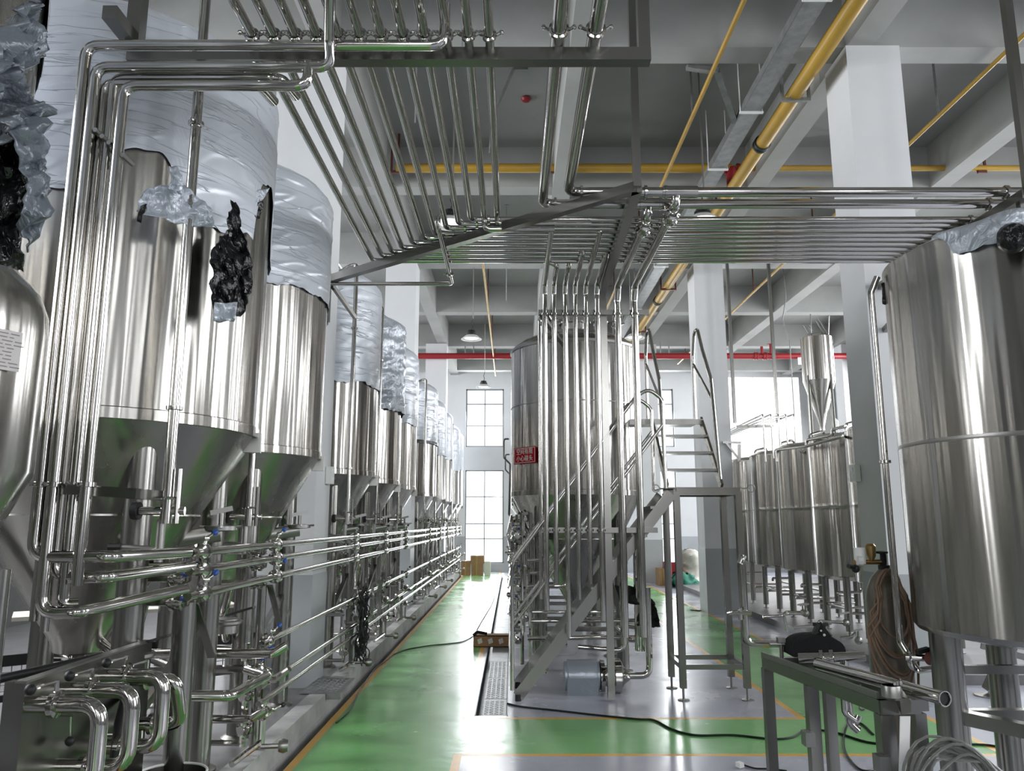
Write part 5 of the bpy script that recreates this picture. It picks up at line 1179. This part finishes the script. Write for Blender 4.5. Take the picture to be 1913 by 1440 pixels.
# ================================================================ THINGS AT THE BIG RIGHT TANK
vx = P(1655, 560, Y=4.1).x; 
pipe('upright_pipe', 'thin upright pipe running down the left side of the big right tank', None, [(2.32, 4.70, RZT - .02), (2.28, 4.72, RZT - .12), (2.28, 4.72, .95), (2.34, 4.66, .80)], .02, clamps=[((2.28, 4.72, P(1678, 862, Y=4.7).z), (0, 0, 1))])
sv = thing('sample_valve', 'black-and-red ended valve on the foot of the thin pipe at the big right tank', 'valve', (2.0, 3.95, .8)); c = P(1728, 1230, Y=4.6)
MB().lathe([(.03, 0), (.036, .005), (.036, .05), (.03, .055)], c + Vector((.02, .0, 0)), (.3, -1, .1), 18).build('end_cap', 'rust', sv); MB().obox(c + Vector((-.0, .02, .04)), (.035, .005, .008), (0, .02, 0), (0, 0, .012)).build('handle', 'rubber', sv)
MB().cyl(c + Vector((-.09, .05, .0)), c + Vector((.03, .02, 0)), .02, n=10).ring(c + Vector((-.07, .05, 0)), (1, 0, 0), .028, .006, 14, 6).build('body', 'pipe', sv)
MB().tube([c + Vector((-.06, .06, .02)), c + Vector((-.05, .06, -.06)), c + Vector((.0, .07, -.075)), c + Vector((.08, .08, -.07))], .02, .04, 10).build('elbow', 'pipe', sv)
# slanted stand seen behind the big tank legs
ss = thing('slanted_stand', 'slanted square-tube stand with a pad foot behind the big right tank', 'stand', (6.0, 7.6, 0)); f_ = P(1850, 1300, z=0)
MB().bar(f_ + Vector((.0, 0, .05)), f_ + Vector((.42, .1, .66)), .11, .09).build('leg', 'tube', ss); MB().cyl(f_ + Z * .0, f_ + Vector((.02, 0, .12)), .02, n=8).lathe([(.14, 0), (.14, .012), (.05, .02)], f_, n=20).build('foot', 'weld', ss)
MB().bar(f_ + Vector((.02, .1, .45)), f_ + Vector((.9, -.2, .22)), .06, .06).bar(f_ + Vector((-.12, .3, .22)), f_ + Vector((-.2, .35, .95)), .035, .035).build('brace', 'tube', ss)
ex = P(1700, 1215, Y=8.2)
# coil of clear hose at the bottom right
mb = MB(); cc_ = P(1790, 1470, Y=3.45); rnd = random.Random(21)
for k in range(16):
    tilt = rnd.uniform(-.35, .35); r_ = rnd.uniform(.13, .21); ph = rnd.uniform(0, 6); o_ = Vector((rnd.uniform(-.03, .03), rnd.uniform(-.05, .05), 0))
    mb.tube([cc_ + o_ + Vector((math.cos(a) * r_, math.sin(a) * r_ * .35 + tilt * .1, math.sin(a) * r_ * .8 + .02 * math.sin(a * 3 + ph))) for a in [q * math.pi / 12 for q in range(25)]], .0065, 0, 6)
o = mb.build('hose_coil', 'clear', None); tag(o, 'coil of clear hose in front of the leg of the big right tank, at the bottom edge', 'hose', kind='stuff')
mb = MB()
for k in range(5):
    r_ = .10 + .012 * k; mb.tube([cc_ + Vector((.16 + math.cos(a) * r_, -.02, -.1 + math.sin(a) * r_ * .7)) for a in [q * math.pi / 10 for q in range(21)]], .014, 0, 6)
tag(mb.build('black_hose', 'rubber', None), 'black hose coiled beside the clear hose coil at the bottom edge', 'hose')
# ================================================================ CABLES ON THE FLOOR
def cable(lab, pxs, r=.007, lift=.008, m='cable', nm='floor_cable', extra=()):
    pts = [P(x, y, z=lift) for x, y in pxs] + list(extra)
    # smooth
    out = []
    for i in range(len(pts) - 1):
        p0 = pts[max(i - 1, 0)]; p1 = pts[i]; p2 = pts[i + 1]; p3 = pts[min(i + 2, len(pts) - 1)]
        for q in range(6):
            t = q / 6; out.append(.5 * ((2 * p1) + (p2 - p0) * t + (2 * p0 - 5 * p1 + 4 * p2 - p3) * t * t + (3 * p1 - p0 - 3 * p2 + p3) * t ** 3))
    out.append(pts[-1]); return tag(MB().tube(out, r, 0, 7).build(nm, m, None), lab, 'cable')
cable('black cable crossing the green aisle to the flattened carton', [(735, 1222), (760, 1213), (800, 1206), (840, 1202), (865, 1198), (884, 1188)])
cable('black cable running from the stair foot across the green strip toward the frame stand', [(948, 1314), (975, 1320), (1040, 1327), (1110, 1335), (1190, 1343), (1222, 1345), (1255, 1362), (1300, 1373), (1370, 1373), (1440, 1380), (1480, 1377), (1510, 1363), (1560, 1368), (1620, 1386), (1680, 1392)], .009)
cable('black cable on the right of the big tank leg over the yellow line', [(1780, 1392), (1810, 1390), (1850, 1392), (1885, 1400), (1925, 1412)], .008)
cable('dark cable looping on the floor behind the frame stand', [(1632, 1372), (1610, 1352), (1588, 1348), (1577, 1375), (1580, 1405), (1600, 1432), (1620, 1440), (1640, 1434)], .007)
cable('black cable lying on the kerb edge beside the left yellow line', [(735, 1222), (715, 1238), (700, 1250), (672, 1290), (655, 1325), (628, 1350)], .006)
cable('black cable end on the aisle before the carton, toward the rear', [(891, 1176), (900, 1160), (918, 1130), (925, 1112)], .007)
cable('black cable beside the second right column', [(1290, 1139), (1310, 1140), (1332, 1134), (1355, 1120)], .009)
cb_ = cable('short cable with a white plug end at the bottom of the gray floor', [(1388, 1428), (1410, 1435), (1440, 1436), (1470, 1440)], .006)
c = P(1382, 1428, z=.02); tag(MB().obox(c, (.018, .012, 0), (-.01, .02, 0), (0, 0, .015)).build('plug', 'white', None), 'small white plug on the gray floor near the frame stand', 'plug')
# ================================================================ CARTONS
def carton(lab, x0, x1, y, px_top, px_bot, d=.4, m='card', name='carton'):
    a = P(x0, px_bot, Y=y); b = P(x1, px_top, Y=y); t = thing(name, lab, 'box', ((a.x + b.x) / 2, y, max(0, a.z)))
    MB().box(a.x, b.x, y, y + d, a.z, b.z).build('case', m, t, smooth=False); MB().box(a.x + (b.x - a.x) * .4, a.x + (b.x - a.x) * .55, y - .003, y + d + .003, a.z, b.z + .003).build('tape', 'brass' if m == 'card' else 'cardw', t, smooth=False)
yb = 24.6; zero = None
def py0(y): # pixel of floor at depth y
    v = (math.tan(0)); 
    s = -CAMZ / y; vv = (s * math.cos(PITCH) - math.sin(PITCH)) / (math.cos(PITCH) + s * math.sin(PITCH)); return 720 - vv * FOC
fb = py0(yb)
for (x0, x1, t, b, m, lab, d) in ((861, 878, 1048, fb, 'card', 'left brown carton of the stack on the rear wall', .5), (880, 902, 1053, fb, 'card', 'middle carton on the floor under the stacked one by the rear wall', .4), (879, 904, 1038, 1053, 'card', 'brown carton lying on top of the middle one by the rear wall', .45), (905, 916, 1049, fb, 'cardw', 'pale carton at the right end of the stack by the rear wall', .4)):
    carton(lab, x0, x1, yb, t, b, d, m)
fc = thing('flattened_carton', 'brown long carton with three torn openings lying across the covered drain', 'box', tuple(P(915, 1205, z=0)))
a, b = P(884, 1206, z=.02), P(950, 1206, z=.02); zt_ = P(915, 1187, Y=a.y).z
MB().box(a.x, b.x, a.y, a.y + .012, .005, zt_).box(a.x, b.x, a.y, a.y + .2, zt_ - .01, zt_).box(a.x, b.x, a.y + .19, a.y + .2, .005, zt_).box(a.x, a.x + .012, a.y, a.y + .2, .005, zt_).box(a.x, b.x, a.y, a.y + .2, .003, .012).build('case', 'card', fc, smooth=False)
for q in range(3):
    c = Vector((a.x + .09 + q * .14, a.y - .006, (zt_ + .01) / 2)); MB().obox(c, (.028, 0, .012), (0, .003, 0), (-.008, 0, .03)).build('opening', 'cardw', fc, smooth=False)
MB().tube([P(884, 1187, Y=a.y), P(892, 1180, Y=a.y), P(910, 1184, Y=a.y - .01)], .02, .02, 8).build('rag', 'cloth', fc)
# clutter under the right rear
rnd = random.Random(3)
cl = [(1232, 1246, 1062, 'card', 'brown carton in the clutter by the rear right wall, behind the platform leg'), (1246, 1262, 1050, 'red', 'reddish box in the clutter by the rear right wall'), (1258, 1285, 1068, 'card', 'low carton in the clutter by the rear right wall')]
for x0, x1, t, m, lab in cl: carton(lab, x0, x1, 20.6, t, py0(20.6), .5, m)
mb = MB(); c = P(1280, 1085, Y=20.2)
o = film('green_net', 'heap of green netting on the floor in front of the rear right clutter', (c.x, 20.2, 0), .26, .06, rag(0.0, 5, .01), m='net', amp=.06, na=40, nz=6, seed=3, group=None, cat='net')
c = P(1290, 1040, Y=20.9); o = film('white_sack', 'white bulging sack behind the rear right clutter', (c.x, 20.9, 0), .22, .62, rag(0.0, 6, .01), m='cardw', amp=.05, na=36, nz=10, seed=4, group=None, cat='sack')
# ================================================================ RIGHT REAR: wall rack with five pipes, steps, service pipes
wr = thing('wall_bracket', 'bracket arm on the far column carrying the five thin pipes', 'bracket', (4.1, 14.4, 3.0))
a = P(1375, 797, Y=14.4); b = P(1455, 798, Y=14.0); MB().bar(a, (b.x, 14.3, a.z), .05, .05).bar(P(1381, 830, Y=14.4), P(1381, 862, Y=14.4), .05, .05).bar(P(1355, 826, Y=14.4), P(1381, 858, Y=14.4), .035, .035).bar(P(1350, 826, Y=14.4), P(1384, 827, Y=14.4), .04, .04).build('arm', 'tube', wr)
for k, (px, lab) in enumerate(((1425, 'first'), (1440, 'second'), (1454, 'third'), (1468, 'fourth'), (1483, 'last'))):
    q = P(px, 774, Y=13.6); zt_ = P(px, 862 - k * 6, Y=13.6).z
    e = P(1348 + k * 4, 812 + k * 4, Y=16.5)
    pipe('service_pipe', '%s from the left of the five thin pipes bending down behind the platform' % lab, 'five thin pipes over the right back tanks', [(e.x, 17.2, q.z - .04), (q.x, 13.6, q.z), (q.x, 13.6, zt_)], .016)
for pts, lab in (([P(1452, 862, Y=12.0), P(1452, 840, Y=12.0), P(1505, 834, Y=11.2), P(1575, 815, Y=10.3), P(1575, 818, Y=10.0)], 'long thin pipe linking the tops of the right back tanks'),
                 ([P(1507, 835, Y=11.3), P(1507, 822, Y=11.3), P(1555, 813, Y=10.6), P(1555, 802, Y=10.6), P(1580, 796, Y=10.2)], 'upper stepped pipe over the nearest right back tanks'),
                 ([P(1484, 862, Y=12.8), P(1484, 840, Y=12.8), P(1505, 845, Y=12.0)], 'short pipe between the middle right back tanks')):
    pipe('service_pipe', lab, 'pipes over the right back tanks', pts, .022)
for (p0, p1, p2, p3, lab) in ((P(1425, 1152, Y=10.8), P(1462, 1150, Y=10.8), P(1468, 1143, Y=10.8), P(1500, 1144, Y=10.8), 'small floor-level pipe before the middle right back tank'), (P(1482, 1173, Y=9.6), P(1528, 1168, Y=9.6), P(1530, 1160, Y=9.6), P(1580, 1163, Y=9.6), 'larger floor-level pipe before the nearest right back tank'),
                              (P(1470, 1178, Y=10.2), P(1464, 1148, Y=10.2), P(1472, 1146, Y=10.2), P(1505, 1146, Y=10.2), 'bent floor-level pipe standing on the right plinth'), (P(1570, 1192, Y=9.2), P(1590, 1190, Y=9.2), P(1602, 1178, Y=9.2), P(1604, 1196, Y=9.0), 'lowest floor-level pipe reaching the white column')):
    pipe('floor_pipe', lab, 'floor-level pipes before the right back tanks', [p0, p1, p2, p3], .02)
    vv = thing('service_valve', 'small floor valve on the %s' % lab.replace('floor-level ', ''), 'valve', tuple(p3)); MB().ball(p3, .045, 10).cyl(p3, p3 + Z * .1, .012, n=6).bar(p3 + Z * .1 + Vector((-.07, 0, 0)), p3 + Z * .1 + Vector((.05, 0, .02)), .012, .02).build('body', 'weld', vv)
sx = thing('rear_stairs', 'dark steel steps leaning behind the farthest right back tank', 'stairs', (4.9, 18, 0))
for k in range(9):
    a = P(1362 + k * 0, 1085 - k * 18, Y=17.4); b = P(1392, 1062 - k * 18, Y=17.4)
    if k < 9: MB().bar(a, b, .03, .05).build('tread', 'weld', sx)
a = P(1358, 945, Y=17.6); b = P(1430, 1120, Y=17.6); MB().box(a.x, b.x, 17.6, 17.64, .02, a.z).build('side_panel', 'tube', sx, smooth=False)
a = P(1362, 1095, Y=17.3); MB().bar((a.x, 17.3, 0), (a.x - .03, 17.3, 1.9), .05, .05).build('post', 'lamp', sx)
